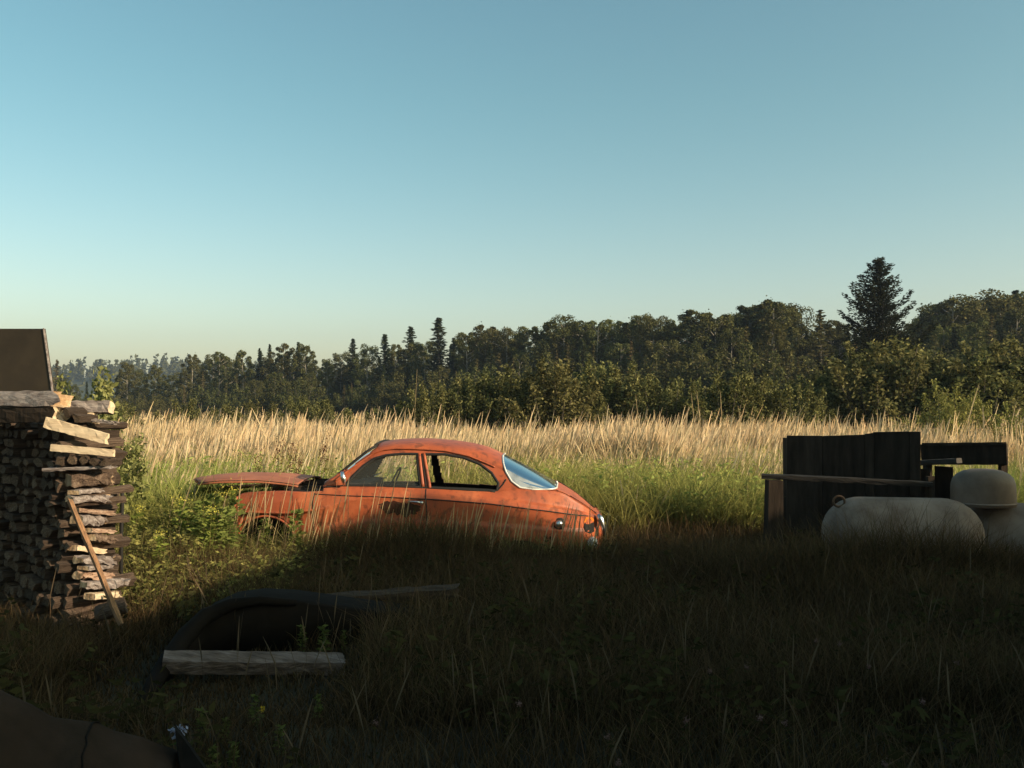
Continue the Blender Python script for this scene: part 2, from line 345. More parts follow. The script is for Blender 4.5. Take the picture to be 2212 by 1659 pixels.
for px, py, d, k, ws in trees:
    b = G(px, d); top = W(px, py, d).z; P = random.choice(KN[k][3]); h0 = 9.0 if k == 'A' else 8.0
    s = top/h0; q = s*ws*random.uniform(.9, 1.25)*(1.0 if k != 'A' else 1.15)
    e = tree_obj(KN[k][0], P, b, (q, q, s), random.uniform(0, 6.28)); i = cnt.get(k, 0); cnt[k] = i+1
    size = 'tall ' if top > 8.5 else ('short ' if top < 6 else '')
    if i < tot[k]/2: lab = f"{size}{KN[k][1]} in the forest edge, {ordn(i)} of its kind from the woodpile side"
    else: lab = f"{size}{KN[k][1]} in the forest edge, {ordn(tot[k]-1-i)} of its kind from the photo's right"
    tag(e, lab, 'tree', {'A': 'aspens of the forest edge', 'S': 'spruces of the forest edge', 'T': 'brownish conifers of the forest edge'}[k])
# the big dark spruce standing clear in front
bs = proto(spruce_mesh(301, 9.2, 4.8, droop=-.12, tipup=.42, nb=150, dens=3.6, spray=.17, gap=.35, bare=.1, pw=.76, wf=.42, jz=.12, cols=((.010, .014, .008), (.032, .036, .018)), step=.11), 'big_spruce', M_leaf, M_bark)
d = 46.0; top = W(1901, 558, d).z
e = tree_obj('spruce_tree', bs, G(1901, d), (.90, .90, top/9.2), 1.0)
tag(e, 'large broad dark spruce with upswept limbs standing above the bushes and black boards', 'tree')

BG_ = []
px = -60
while px < 2400: BG_.append((px, skyl(px)+random.uniform(70, 105) if px > 1000 else skyl(px)+random.uniform(55, 80), depth_at(px)-random.uniform(8, 16))); px += random.uniform(34, 46)
for i, (px, py, d) in enumerate(BG_):
    py = min(py, 850); top = W(px, py, d).z; s = top/2.85; e = tree_obj('alder_bush', BSF[i % 3], G(px, d), (s*1.25, s*1.25, s), random.uniform(0, 6.28), 'foliage', 'stem')
    tag(e, f"dark alder thicket at the foot of the forest trees, {ordn(i) if i < len(BG_)/2 else ordn(len(BG_)-1-i)} from the {'woodpile' if i < len(BG_)/2 else 'right edge'}", 'bush', 'alder thickets at the forest foot')
# far wood on the hill: one mass
rg = np.random.default_rng(5); Cc = []
for i in range(1500):
    x = rg.uniform(-460, 330); y = rg.uniform(560, 690); z = hill_z(x, y); h = rg.uniform(6, 12) if rg.random() < .9 else rg.uniform(11, 15)
    m = 26; t = rg.uniform(0, 1, (m, 1)); w_ = (1-t*.75)*h*.28; a = rg.uniform(0, 6.28, (m, 1))
    Cc.append(np.concatenate([x+np.cos(a)*w_*rg.uniform(.2, 1, (m, 1)), y+np.sin(a)*w_*.6, z+t*h], 1))
Cc = np.concatenate(Cc); V, F, c = leaves_at(Cc, 2.6, rg, FOREST_C, .7)
tag(obj('far_woods', mesh('far_woods', V, F, col=c), M_grass), 'hazy blue wooded ridge on the horizon behind the woodpile', 'woods', kind='stuff')

# ------------------------------------------------------------------ bushes in front of the forest
BSH = [proto(bush_mesh(400+i, 2.8, r), 'bush', M_bush, M_bark) for i, r in enumerate((1.4, 1.7, 1.2, 1.55))]
LB = proto(bush_mesh(420, 1.9, 2.0, 16000, .07, ((.10, .11, .03), (.29, .29, .095)), 50), 'light_bush', M_bush, M_bark)
NB = proto(bush_mesh(430, 2.4, 1.0, 8000, .085, ((.09, .11, .03), (.33, .35, .14)), 18), 'near_bush', M_bush, M_bark)
bushes = [(255, 865, 26), (330, 868, 30), (400, 862, 34), (480, 868, 32), (560, 862, 36), (640, 848, 38), (700, 866, 34), (760, 868, 30), (830, 858, 28), (890, 850, 27),
    (940, 815, 27), (990, 800, 27), (1040, 790, 26), (1095, 785, 27), (1150, 779, 26), (1195, 783, 26), (1235, 768, 27), (1290, 782, 28), (1340, 792, 28), (1390, 800, 30), (1440, 798, 29), (1500, 792, 28), (1560, 796, 28), (1610, 790, 28), (1660, 806, 27), (1720, 812, 28), (1775, 800, 29),
    (1815, 752, 30), (1860, 745, 29), (1905, 738, 29), (1950, 745, 30), (2000, 750, 29), (2050, 755, 28), (2105, 738, 28), (2160, 728, 27), (2205, 722, 27), (2260, 725, 28), (2330, 730, 28)]
for i, (px, py, d) in enumerate(bushes):
    py += random.uniform(-9, 12); d += random.uniform(-1.5, 1.5); top = W(px, py, d).z; s = top/2.85; P = BSH[random.randrange(4)]; q = max(.75, s*random.uniform(.8, 1.35))
    e = tree_obj('willow_bush', P, G(px, d), (q, q, s), random.uniform(0, 6.28), 'foliage', 'stem')
    if i < len(bushes)/2: lab = f"leafy olive green bush behind the golden grass, {ordn(i)} from the woodpile"
    else: lab = f"leafy olive green bush behind the golden grass, {ordn(len(bushes)-1-i)} from the photo's right"
    tag(e, lab, 'bush', 'bushes between meadow and forest')
for px, py, d, w_, lab in [(2045, 832, 21, .8, 'pale yellow-green rounded bush behind the black box and propane tanks'), (2195, 880, 17, .55, 'low pale green bush at the far right edge beyond the tanks')]:
    top = W(px, py, d).z; e = tree_obj('willow_bush', LB, G(px, d), (w_, w_, top/1.95), 1.0, 'foliage', 'stem'); tag(e, lab, 'bush')
for px, py, d, sc_, rz, lab in [(165, 783, 8.6, .72, .4, 'sunlit broad-leaved shrub rising beside the dark panel on the woodpile'), (228, 872, 9.6, .55, 2.0, 'low leafy shrub just past the woodpile timber ends')]:
    top = W(px, py, d).z; e = tree_obj('leafy_shrub', NB, G(px, d), (sc_, sc_, top/2.4), rz, 'foliage', 'stem'); tag(e, lab, 'shrub')
# ------------------------------------------------------------------ grass
def blades(P, h, w, lean, az, bend, c0, c1, segs=4, prof=None, face=None, c_var=.18, rg=RNG, cpow=1.0):
    """P (N,2) roots; h heights; w widths; lean/bend as fraction of height in direction az; c0 base, c1 tip colours"""
    N = len(P); t = np.linspace(0, 1, segs+1)[None, :]
    prof = np.array(prof) if prof is not None else (1-.92*np.linspace(0, 1, segs+1)**1.6)
    hx = (lean[:, None]*t+bend[:, None]*t**2.4)*h[:, None]
    z = h[:, None]*(t-.5*np.minimum(bend[:, None], 1.4)*.6*t**3)
    x = P[:, 0:1]+np.cos(az)[:, None]*hx; y = P[:, 1:2]+np.sin(az)[:, None]*hx
    fa = rg.uniform(0, np.pi, N) if face is None else face
    wx = np.cos(fa)[:, None]*w[:, None]*prof[None, :]*.5; wy = np.sin(fa)[:, None]*w[:, None]*prof[None, :]*.5
    L = np.stack([x-wx, y-wy, z], -1); R = np.stack([x+wx, y+wy, z], -1)
    V = np.stack([L, R], 2).reshape(-1, 3)
    k = segs+1; base = (np.arange(N)*k*2)[:, None]; s = np.arange(segs)[None, :]*2
    F = np.stack([base+s, base+s+1, base+s+3, base+s+2], -1).reshape(-1, 4)
    v = rg.uniform(1-c_var, 1+c_var, (N, 1, 1)); tt = (t[..., None])**cpow
    c0 = np.broadcast_to(np.asarray(c0, float), (N, 3))[:, None, :]; c1 = np.broadcast_to(np.asarray(c1, float), (N, 3))[:, None, :]
    col = (c0*(1-tt)+c1*tt)*v
    return V, F, np.repeat(col[:, :, None, :], 2, 2).reshape(-1, 3)
def join(parts):
    V = []; F = []; C = []; b = 0
    for v, f, c in parts: V.append(v); F.append(f+b); C.append(c); b += len(v)
    return np.concatenate(V), np.concatenate(F), np.concatenate(C)
CARC = Vector((-1.14, 9.4, 0)); CTH = rad(-1)
AX = Vector((math.cos(CTH), math.sin(CTH), 0)); AY = Vector((-math.sin(CTH), math.cos(CTH), 0))
def in_car(P):
    dx = P[:, 0]-CARC.x; dy = P[:, 1]-CARC.y
    a = dx*AX.x+dy*AX.y; b = dx*AY.x+dy*AY.y
    return (a > -1.55) & (a < 2.1) & (np.abs(b) < .80)
def in_pile(P):
    dx = P[:, 0]+3.0; dy = P[:, 1]-6.0; a = -.809*dx+.588*dy; b = .588*dx+.809*dy
    return (a > -.06) & (a < 3) & (b > -.06) & (b < .5)
def in_junk(P):
    return ((P[:, 0] > 2.55) & (P[:, 0] < 4.6) & (P[:, 1] > 8.9) & (P[:, 1] < 9.8)) | ((P[:, 0] > 2.75) & (P[:, 0] < 5.8) & (P[:, 1] > 7.5) & (P[:, 1] < 8.75))
def scatter(n, y0, y1, rg, pw=1.0, x0=None, x1=None, keep=None):
    y = y0+(y1-y0)*rg.uniform(0, 1, n)**pw
    X = .60*y+1.9; x = rg.uniform(-1, 1, n)*X
    if x0 is not None: x = rg.uniform(x0, x1, n)
    P = np.stack([x, y], 1); k = ~in_car(P) & ~in_pile(P)
    if keep is not None: k &= keep(P)
    return P[k]
def patch(P, f, s=0.0):     # smooth pseudo-noise for patches, about -1..1
    x, y = P[:, 0]*f, P[:, 1]*f
    return (np.sin(x*1.3+s+1.7*np.sin(y*.9+s))+np.sin(y*1.7-s+1.3*np.sin(x*1.1-2*s))+np.sin((x+y)*2.3+s*3))/3
HEAD = [.30, .28, .26, .26, .26, .30, 1.0, 1.25, .95, .25]
rg = np.random.default_rng(21)
def is_meadow(P):            # where the tall uncut meadow begins
    edge = 10.3+.35*patch(P, 1.2, 2)
    edge = np.where(P[:, 0] < -1.9, 9.2+.3*patch(P, 1.3, 1)-.55*np.clip(-P[:, 0]-2.2, 0, 1.0), edge)
    return P[:, 1] > edge
parts = []
# golden seed-headed stalks
for (n, y0, y1, wm) in ((62000, 9, 16, 1.0), (80000, 14, 26, 1.35), (62000, 22, 46, 2.1)):
    P = scatter(n, y0, y1, rg, .8, keep=is_meadow); N = len(P)
    tall = patch(P, .55, 4)
    front = np.clip((P[:, 1]-11.3+1.0*patch(P, .9, 15))/3.6, 0, 1)
    h = (.855+.17*tall+.09*patch(P, 2.7, 8)+.22*np.exp(-((P[:, 0]-2.1)/.6)**2-((P[:, 1]-14)/1.6)**2)+rg.normal(0, .11, N))*(.74+.26*front)
    h = h*(1-.30*np.clip(patch(P, 1.0, 20)*1.6-.25, 0, 1)*(P[:, 1] < 24))
    spike = rg.uniform(0, 1, N) < .10; h = np.where(spike, h*rg.uniform(1.08, 1.42, N), h)
    keepm = rg.uniform(0, 1, N) < (.03+.97*front); P = P[keepm]; h = h[keepm]; N = len(P)
    # flattened, swirled patch right of the car
    lay = (P[:, 0] > -.2) & (P[:, 0] < 3.2) & (P[:, 1] < 14.5)
    lean = rg.uniform(.02, .34, N)+np.where(lay, .35*np.clip(.6+patch(P, 1.4, 7), 0, 1), 0); az = rg.normal(.25, .7, N)+1.1*patch(P, .8, 12)+np.where(lay, rg.normal(.1, .3, N), 0)
    a = rg.uniform(0, 1, (N, 1)); g = np.clip(.5+.9*patch(P, .7, 9)[:, None], 0, 1)
    tip = (np.array((.56, .375, .235))*(1-a)+np.array((.73, .59, .40))*a)*(1-g*.3)+np.array((.40, .30, .12))*g*.3
    base = np.array((.16, .17, .045))*np.ones((N, 1))
    parts.append(blades(P, h, rg.uniform(.010, .019, N)*wm, lean, az, rg.uniform(0, .14, N), base, tip, 9, HEAD, c_var=.22, rg=rg, cpow=.75))
V, F, C_ = join(parts)
tag(obj('meadow_grass', mesh('meadow_grass', V, F, col=C_), M_grass), 'tall golden seed-headed meadow grass behind the orange car', 'grass', kind='stuff')
# green blades in the meadow
parts = []
for (n, y0, y1, wm) in ((148000, 8.7, 15, 1.0), (60000, 14, 30, 2.0), (16000, 28, 48, 3.2)):
    P = scatter(n, y0, y1, rg, 1.1, keep=is_meadow); N = len(P)
    h = (.74+.12*patch(P, .8, 3)+.08*patch(P, 3.1, 1)+rg.normal(0, .11, N))*np.where(rg.uniform(0, 1, N) < .06, 1.25, 1)
    green = np.clip(.5+.8*patch(P, .5, 6)[:, None], 0, 1); a = rg.uniform(0, 1, (N, 1))
    tip = np.array((.22, .28, .065))*(1-a)+np.array((.40, .41, .13))*a; tip = tip*(.45+.55*green)+np.array((.40, .33, .11))*(1-green)*.6
    base = np.array((.085, .07, .03))*np.ones((N, 1))
    parts.append(blades(P, h, rg.uniform(.009, .020, N)*wm, rg.uniform(.0, .3, N), rg.uniform(0, 6.28, N), rg.uniform(.1, 1.2, N), base, tip, 6, None, c_var=.25, rg=rg, cpow=.7))
V, F, C_ = join(parts)
tag(obj('green_grass', mesh('green_grass', V, F, col=C_), M_grass), 'rank green grass leaves below the golden meadow heads', 'grass', kind='stuff')
# sunlit leafy weeds left of and around the nose of the car
def leafy(P, h, rg, n_leaf=16, size=.05, c=((.09, .11, .03), (.27, .27, .085)), stem_c=(.13, .11, .05), spread=.09):
    N = len(P); st = blades(P, h, np.full(N, .006), rg.uniform(0, .15, N), rg.uniform(0, 6.28, N), rg.uniform(0, .1, N), stem_c, stem_c, 4, [1, .9, .8, .6, .4], rg=rg)
    t = rg.uniform(.2, 1, (N, n_leaf)); az = rg.uniform(0, 6.28, (N, n_leaf)); r = spread*rg.uniform(.3, 1, (N, n_leaf))*(1.15-t*.7)
    C = np.stack([P[:, 0:1]+np.cos(az)*r, P[:, 1:2]+np.sin(az)*r, h[:, None]*t+rg.uniform(-.02, .02, t.shape)], -1).reshape(-1, 3)
    a = np.stack([np.cos(az), np.sin(az), rg.uniform(-.6, .7, az.shape)], -1).reshape(-1, 3); a /= np.linalg.norm(a, axis=1, keepdims=True)
    b = np.cross(a, rand_dirs(len(a), rg)); b /= np.linalg.norm(b, axis=1, keepdims=True)+1e-9
    s = size*rg.uniform(.5, 1.3, (len(a), 1)); w_ = rg.uniform(0, 1, (len(a), 1)); col = np.array(c[0])*(1-w_)+np.array(c[1])*w_
    return join([st, diamonds(C, a*s*.5, b*s*.2, col)])
rg = np.random.default_rng(33)
P1 = scatter(2700, 6.3, 9.6, rg, 1, -3.6, -1.7, keep=lambda P: (P[:, 0] < -1.75-.0*(P[:, 1])) & (P[:, 1] > 6.5)); N = len(P1)
far = np.clip((P1[:, 1]-6.6)/2.6, 0, 1); h1 = (.20+.40*far)*rg.uniform(.5, 1.25, N)*np.where((P1[:, 0] > -2.75) & (P1[:, 1] > 7.4), .62, 1)
P2 = scatter(1500, 10.2, 12.5, rg, 1, 1.0, 5.2, keep=is_meadow); h2 = rg.uniform(.25, .7, len(P2))
P3 = scatter(3600, 9.3, 15, rg, .9, -5.5, 5.5, keep=is_meadow); P3 = P3[patch(P3, 1.1, 3) > -.25]; h3 = .72*rg.uniform(.55, 1.2, len(P3))
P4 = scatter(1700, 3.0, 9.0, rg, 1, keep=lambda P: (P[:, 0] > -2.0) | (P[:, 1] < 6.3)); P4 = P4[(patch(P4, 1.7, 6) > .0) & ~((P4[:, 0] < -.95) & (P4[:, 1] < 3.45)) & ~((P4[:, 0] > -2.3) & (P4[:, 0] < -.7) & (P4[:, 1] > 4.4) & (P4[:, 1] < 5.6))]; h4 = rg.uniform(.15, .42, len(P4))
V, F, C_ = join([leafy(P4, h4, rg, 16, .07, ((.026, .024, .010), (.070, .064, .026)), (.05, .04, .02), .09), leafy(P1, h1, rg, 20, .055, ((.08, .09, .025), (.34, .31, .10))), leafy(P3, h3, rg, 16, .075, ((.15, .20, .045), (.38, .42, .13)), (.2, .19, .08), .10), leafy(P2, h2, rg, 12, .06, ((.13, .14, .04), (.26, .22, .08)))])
tag(obj('undergrowth', mesh('undergrowth', V, F, col=C_), M_grass), 'tangled leafy green weeds between the woodpile and the car nose', 'weeds', kind='stuff')
# mixed tall grass standing among those weeds
P = scatter(9000, 6.6, 9.6, rg, 1, -4.2, -1.7, keep=lambda P: P[:, 0] < -1.85); N = len(P); a = rg.uniform(0, 1, (N, 1)); fr_ = np.clip((P[:, 1]-6.6)/2.6, 0, 1)
hh = (.22+.48*fr_)*rg.uniform(.5, 1.2, N)*np.where((P[:, 0] > -2.7) & (P[:, 1] > 7.4), .7, 1)
v_ = blades(P, hh, rg.uniform(.006, .013, N), rg.uniform(0, .3, N), rg.uniform(0, 6.28, N), rg.uniform(0, 1.0, N), (.10, .09, .035), np.array((.24, .27, .07))*(1-a)+np.array((.46, .38, .17))*a, 5, None, c_var=.3, rg=rg)
tag(obj('mixed_grass', mesh('mixed_grass', v_[0], v_[1], col=v_[2]), M_grass), 'sunlit mixed grass among the weeds left of the car', 'grass', kind='stuff')
# foreground rough grass (in the barn's shade)
parts = []
KA = lambda P: ~is_meadow(P) & ~((P[:, 0] < -.95) & (P[:, 1] < 3.45))
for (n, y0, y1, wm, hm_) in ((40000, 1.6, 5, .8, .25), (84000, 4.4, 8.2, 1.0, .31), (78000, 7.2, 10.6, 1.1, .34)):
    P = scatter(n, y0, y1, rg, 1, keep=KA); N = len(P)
    h = hm_*(1+.28*patch(P, 1.1, 5))*rg.uniform(.5, 1.25, N)
    h = np.where((P[:, 0] > -2.4) & (P[:, 0] < -.85) & (P[:, 1] > 4.3) & (P[:, 1] < 6.3), h*.42, h); h = np.where((P[:, 0] > -2.3) & (P[:, 0] < -1.0) & (P[:, 1] > 4.5) & (P[:, 1] < 5.75), h*.5, h)
    # the bank of taller grass in front of the car and round the tanks
    pile_side = (P[:, 0] < -1.8) & (P[:, 1] > 6.9)
    bump = np.exp(-((P[:, 0]+.80)/.85)**2-((P[:, 1]-8.15)/.40)**2)*.44+np.exp(-((P[:, 0]-3.4)/1.0)**2-((P[:, 1]-7.55)/.3)**2)*.52
    h = h+bump*rg.uniform(.3, 1.2, N)
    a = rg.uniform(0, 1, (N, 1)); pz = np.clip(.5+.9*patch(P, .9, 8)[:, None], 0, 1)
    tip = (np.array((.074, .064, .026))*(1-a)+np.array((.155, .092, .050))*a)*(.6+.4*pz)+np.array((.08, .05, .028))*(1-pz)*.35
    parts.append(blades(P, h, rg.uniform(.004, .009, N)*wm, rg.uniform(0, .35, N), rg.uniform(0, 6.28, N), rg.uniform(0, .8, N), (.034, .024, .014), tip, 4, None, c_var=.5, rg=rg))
# scattered taller dry stalks
P = scatter(900, 3.2, 9.8, rg, 1, keep=KA); N = len(P)
parts.append(blades(P, rg.uniform(.28, .54, N), rg.uniform(.004, .008, N), rg.uniform(0, .35, N), rg.uniform(0, 6.28, N), rg.uniform(0, .2, N), (.05, .036, .022), (.13, .095, .06), 9, HEAD, rg=rg))
# grass growing right up to the car sill and the dark things
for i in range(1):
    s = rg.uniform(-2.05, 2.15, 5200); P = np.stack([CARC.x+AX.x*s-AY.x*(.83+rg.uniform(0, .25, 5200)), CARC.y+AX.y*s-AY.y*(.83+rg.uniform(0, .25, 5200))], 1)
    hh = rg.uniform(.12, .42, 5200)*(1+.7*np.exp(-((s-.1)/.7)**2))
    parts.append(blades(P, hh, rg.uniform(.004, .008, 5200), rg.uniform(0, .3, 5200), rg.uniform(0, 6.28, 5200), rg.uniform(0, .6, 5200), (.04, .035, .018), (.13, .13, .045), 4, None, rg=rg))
V, F, C_ = join(parts)
tag(obj('rough_grass', mesh('rough_grass', V, F, col=C_), M_grass), 'dark shaded rough grass filling the foreground', 'grass', kind='stuff')
# tall single stalks standing up between camera and car (sunlit tips cross the doors)
parts = []; s = np.concatenate([rg.uniform(-2.1, .35, 120), rg.uniform(.3, 2.1, 85)]); N = len(s); off = .86+rg.uniform(0, .5, N)
P = np.stack([CARC.x+AX.x*s-AY.x*off, CARC.y+AX.y*s-AY.y*off], 1)
hh = np.where(s < .3, rg.uniform(.45, .98, N), rg.uniform(.40, .74, N))
parts.append(blades(P, hh, rg.uniform(.006, .012, N), rg.uniform(0, .22, N), rg.uniform(-.9, .9, N), rg.uniform(0, .12, N), (.20, .14, .07), (.46, .34, .19), 9, HEAD, rg=rg))
s = rg.uniform(-2.15, 2.1, 700); cl = patch(np.stack([s*2.2, s*0+1], 1), 1.0, 5); s = s[cl > -.3]; N = len(s); off = .84+rg.uniform(0, .4, N)
P = np.stack([CARC.x+AX.x*s-AY.x*off, CARC.y+AX.y*s-AY.y*off], 1); a = rg.uniform(0, 1, (N, 1))
parts.append(blades(P, rg.uniform(.30, .66, N), rg.uniform(.006, .012, N), rg.uniform(0, .3, N), rg.uniform(0, 6.28, N), rg.uniform(.1, .9, N), (.07, .07, .025), np.array((.14, .16, .045))*(1-a)+np.array((.32, .25, .12))*a, 5, None, rg=rg))
V, F, C_ = join(parts)
tag(obj('dry_grass_stalks', mesh('dry_grass_stalks', V, F, col=C_), M_grass), 'thin dry grass stalks rising in front of the orange car', 'grass', kind='stuff')
# ------------------------------------------------------------------ the orange car
def cp(px, py, Y):
    r = ray(px, py); O = Vector((0, 0, H)); t = (Y-(O-CARC).dot(AY))/r.dot(AY); p = O+r*t-CARC
    return p.dot(AX), p.z
def curve(pts, Y):            # photo polyline -> smooth z(X)
    q = [cp(a, b, Y) for a, b in pts]; return pchip([a for a, _ in q], [b for _, b in q])
def poly(pts, Y): return [cp(a, b, Y) for a, b in pts]
def inside(x, z, P):
    r = False; j = len(P)-1
    for i in range(len(P)):
        if (P[i][1] > z) != (P[j][1] > z) and x < (P[j][0]-P[i][0])*(z-P[i][1])/(P[j][1]-P[i][1])+P[i][0]: r = not r
        j = i
    return r
# paint: faded orange with rust, chalky patches, streaks
m, nt, N, L, PB = nt_mat('faded_orange_rust'); M_car = m
tc = N.new('ShaderNodeTexCoord'); n1 = N.new('ShaderNodeTexNoise'); n1.inputs['Scale'].default_value = 2.4; n1.inputs['Detail'].default_value = 9; n1.inputs['Roughness'].default_value = .62
n2 = N.new('ShaderNodeTexNoise'); n2.inputs['Scale'].default_value = 13; n2.inputs['Detail'].default_value = 5
mp = N.new('ShaderNodeMapping'); mp.inputs['Scale'].default_value = (7, 7, .8); n3 = N.new('ShaderNodeTexNoise'); n3.inputs['Scale'].default_value = 2.5; n3.inputs['Detail'].default_value = 6
L.new(tc.outputs['Object'], n1.inputs['Vector']); L.new(tc.outputs['Object'], n2.inputs['Vector']); L.new(tc.outputs['Object'], mp.inputs['Vector']); L.new(mp.outputs[0], n3.inputs['Vector'])
r1 = N.new('ShaderNodeValToRGB'); e = r1.color_ramp.elements; e[0].position = .32; e[0].color = (.29, .072, .034, 1); e[1].position = .72; e[1].color = (.50, .150, .060, 1); e.new(.5).color = (.37, .084, .030, 1)
L.new(n1.outputs['Fac'], r1.inputs['Fac'])
r2 = N.new('ShaderNodeValToRGB'); r2.color_ramp.elements[0].position = .56; r2.color_ramp.elements[1].position = .66
sz_ = N.new('ShaderNodeSeparateXYZ'); L.new(tc.outputs['Object'], sz_.inputs[0]); mz = N.new('ShaderNodeMapRange'); mz.inputs['From Min'].default_value = .62; mz.inputs['From Max'].default_value = .08; mz.inputs['To Max'].default_value = .17
L.new(sz_.outputs['Z'], mz.inputs['Value']); az_ = N.new('ShaderNodeMath'); az_.operation = 'ADD'; L.new(mz.outputs[0], az_.inputs[0]); L.new(n2.outputs['Fac'], az_.inputs[1]); L.new(az_.outputs[0], r2.inputs['Fac'])
mx = N.new('ShaderNodeMix'); mx.data_type = 'RGBA'; mx.inputs[7].default_value = (.10, .035, .018, 1); L.new(r1.outputs[0], mx.inputs[6])
mu = N.new('ShaderNodeMath'); mu.operation = 'MULTIPLY'; mu.inputs[1].default_value = .62; L.new(r2.outputs[0], mu.inputs[0]); L.new(mu.outputs[0], mx.inputs[0])
r3 = N.new('ShaderNodeValToRGB'); r3.color_ramp.elements[0].position = .5; r3.color_ramp.elements[1].position = .75; L.new(n3.outputs['Fac'], r3.inputs['Fac'])
mx2 = N.new('ShaderNodeMix'); mx2.data_type = 'RGBA'; mx2.inputs[7].default_value = (.20, .055, .026, 1); mm = N.new('ShaderNodeMath'); mm.operation = 'MULTIPLY'; mm.inputs[1].default_value = .7
L.new(r3.outputs[0], mm.inputs[0]); L.new(mm.outputs[0], mx2.inputs[0]); L.new(mx.outputs[2], mx2.inputs[6]); L.new(mx2.outputs[2], PB.inputs['Base Color'])
PB.inputs['Roughness'].default_value = .5; PB.inputs['Specular IOR Level'].default_value = .35
bp = N.new('ShaderNodeBump'); bp.inputs['Strength'].default_value = .45; bp.inputs['Distance'].default_value = .02; L.new(n1.outputs['Fac'], bp.inputs['Height']); L.new(bp.outputs[0], PB.inputs['Normal'])
M_inner = noise_mat('dark_rusted_inner', [(.012, .009, .008, 1), (.035, .018, .012, 1)], 6, .9, .2)
M_hood = noise_mat('hood_rust', [(.26, .080, .038, 1), (.45, .155, .078, 1)], 3, .65, .15)
M_rubber = plain('perished_rubber', (.012, .011, .010, 1), .8)
M_chrome = noise_mat('pitted_chrome', [(.45, .47, .48, 1), (.75, .76, .76, 1)], 30, .28, .1, metallic=1.0)
M_trimw = plain('bright_trim', (.75, .72, .66, 1), .4, .3)
M_white = plain('lamp_and_sky_white', (.75, .73, .68, 1), .6)
M_amber = plain('amber_lens', (.70, .19, .02, 1), .3)
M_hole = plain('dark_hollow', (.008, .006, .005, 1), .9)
m = D.materials.new('dusty_glass'); m.use_nodes = True; nn = m.node_tree.nodes; ll = m.node_tree.links; nn.clear(); M_glass = m
o_ = nn.new('ShaderNodeOutputMaterial'); tr = nn.new('ShaderNodeBsdfTransparent'); gl = nn.new('ShaderNodeBsdfGlossy'); df = nn.new('ShaderNodeBsdfDiffuse'); gl.inputs['Roughness'].default_value = .03
df.inputs['Color'].default_value = (.42, .42, .36, 1); a1 = nn.new('ShaderNodeMixShader'); a2 = nn.new('ShaderNodeMixShader'); fr = nn.new('ShaderNodeFresnel'); fr.inputs['IOR'].default_value = 1.22
a1.inputs[0].default_value = .07; ll.new(tr.outputs[0], a1.inputs[1]); ll.new(df.outputs[0], a1.inputs[2]); ll.new(fr.outputs[0], a2.inputs[0]); ll.new(a1.outputs[0], a2.inputs[1]); ll.new(gl.outputs[0], a2.inputs[2]); ll.new(a2.outputs[0], o_.inputs['Surface'])
# rear screen: glass with patchy lichen/dirt film
m = D.materials.new('dirty_rear_glass'); m.use_nodes = True; nn = m.node_tree.nodes; ll = m.node_tree.links; nn.clear(); M_rglass = m
o_ = nn.new('ShaderNodeOutputMaterial'); gl = nn.new('ShaderNodeBsdfGlossy'); df = nn.new('ShaderNodeBsdfDiffuse'); gl.inputs['Roughness'].default_value = .12; gl.inputs['Color'].default_value = (.62, .72, .78, 1)
tcx = nn.new('ShaderNodeTexCoord'); nz = nn.new('ShaderNodeTexNoise'); nz.inputs['Scale'].default_value = 7; nz.inputs['Detail'].default_value = 8; cr = nn.new('ShaderNodeValToRGB')
cr.color_ramp.elements[0].position = .42; cr.color_ramp.elements[0].color = (.03, .03, .025, 1); cr.color_ramp.elements[1].position = .62; cr.color_ramp.elements[1].color = (.42, .42, .38, 1)
ll.new(tcx.outputs['Object'], nz.inputs['Vector']); ll.new(nz.outputs['Fac'], cr.inputs['Fac']); ll.new(cr.outputs[0], df.inputs['Color'])
a1 = nn.new('ShaderNodeMixShader'); fr = nn.new('ShaderNodeFresnel'); fr.inputs['IOR'].default_value = 1.9; ad = nn.new('ShaderNodeMath'); ad.operation = 'ADD'; ad.inputs[1].default_value = .25
ll.new(fr.outputs[0], ad.inputs[0]); ll.new(ad.outputs[0], a1.inputs[0]); ll.new(df.outputs[0], a1.inputs[1]); ll.new(gl.outputs[0], a1.inputs[2]); ll.new(a1.outputs[0], o_.inputs['Surface'])

car = empty('abandoned_car', CARC, CTH); tag(car, 'wheelless orange rusty fastback car sunk in the grass with its hood gaping', 'car')
# --- key lines, read off the photograph on planes at the car's own depth
YS = -.76
XF = cp(508, 1080, -.68)[0]; XT = cp(1298, 1130, -.35)[0]
w_plan = pchip([XF-.3, XF, -1.2, -.8, 0, .7, 1.2, 1.6, 1.85, XT], [.66, .70, .755, .775, .785, .785, .77, .70, .60, .38])
z_sill = pchip([XF, .9, 1.5, 1.9, XT], [.06, .06, .06, .10, .20])
z_crease = curve([(500, 1106), (600, 1108), (680, 1100), (760, 1078), (847, 1072), (1058, 1086), (1180, 1102), (1272, 1118), (1300, 1124)], YS)
z_sh = curve([(500, 1078), (520, 1068), (560, 1064), (610, 1062), (660, 1064), (690, 1062), (740, 1056), (820, 1056), (905, 1059), (1000, 1064), (1060, 1071), (1110, 1078), (1180, 1090), (1240, 1103), (1285, 1117), (1300, 1124)], -.70)
z_belt = curve([(700, 1050), (740, 1048), (830, 1048), (915, 1051), (1000, 1055), (1068, 1060), (1100, 1056), (1140, 1056), (1205, 1062), (1250, 1086), (1285, 1112), (1300, 1124)], -.62)
z_drip = curve([(700, 1050), (716, 1042), (740, 1024), (770, 1002), (800, 981), (822, 973), (850, 970), (900, 971), (960, 975), (1010, 986), (1050, 1001), (1090, 1016), (1130, 1036), (1170, 1050), (1205, 1060), (1250, 1083), (1285, 1110), (1300, 1124)], -.56)
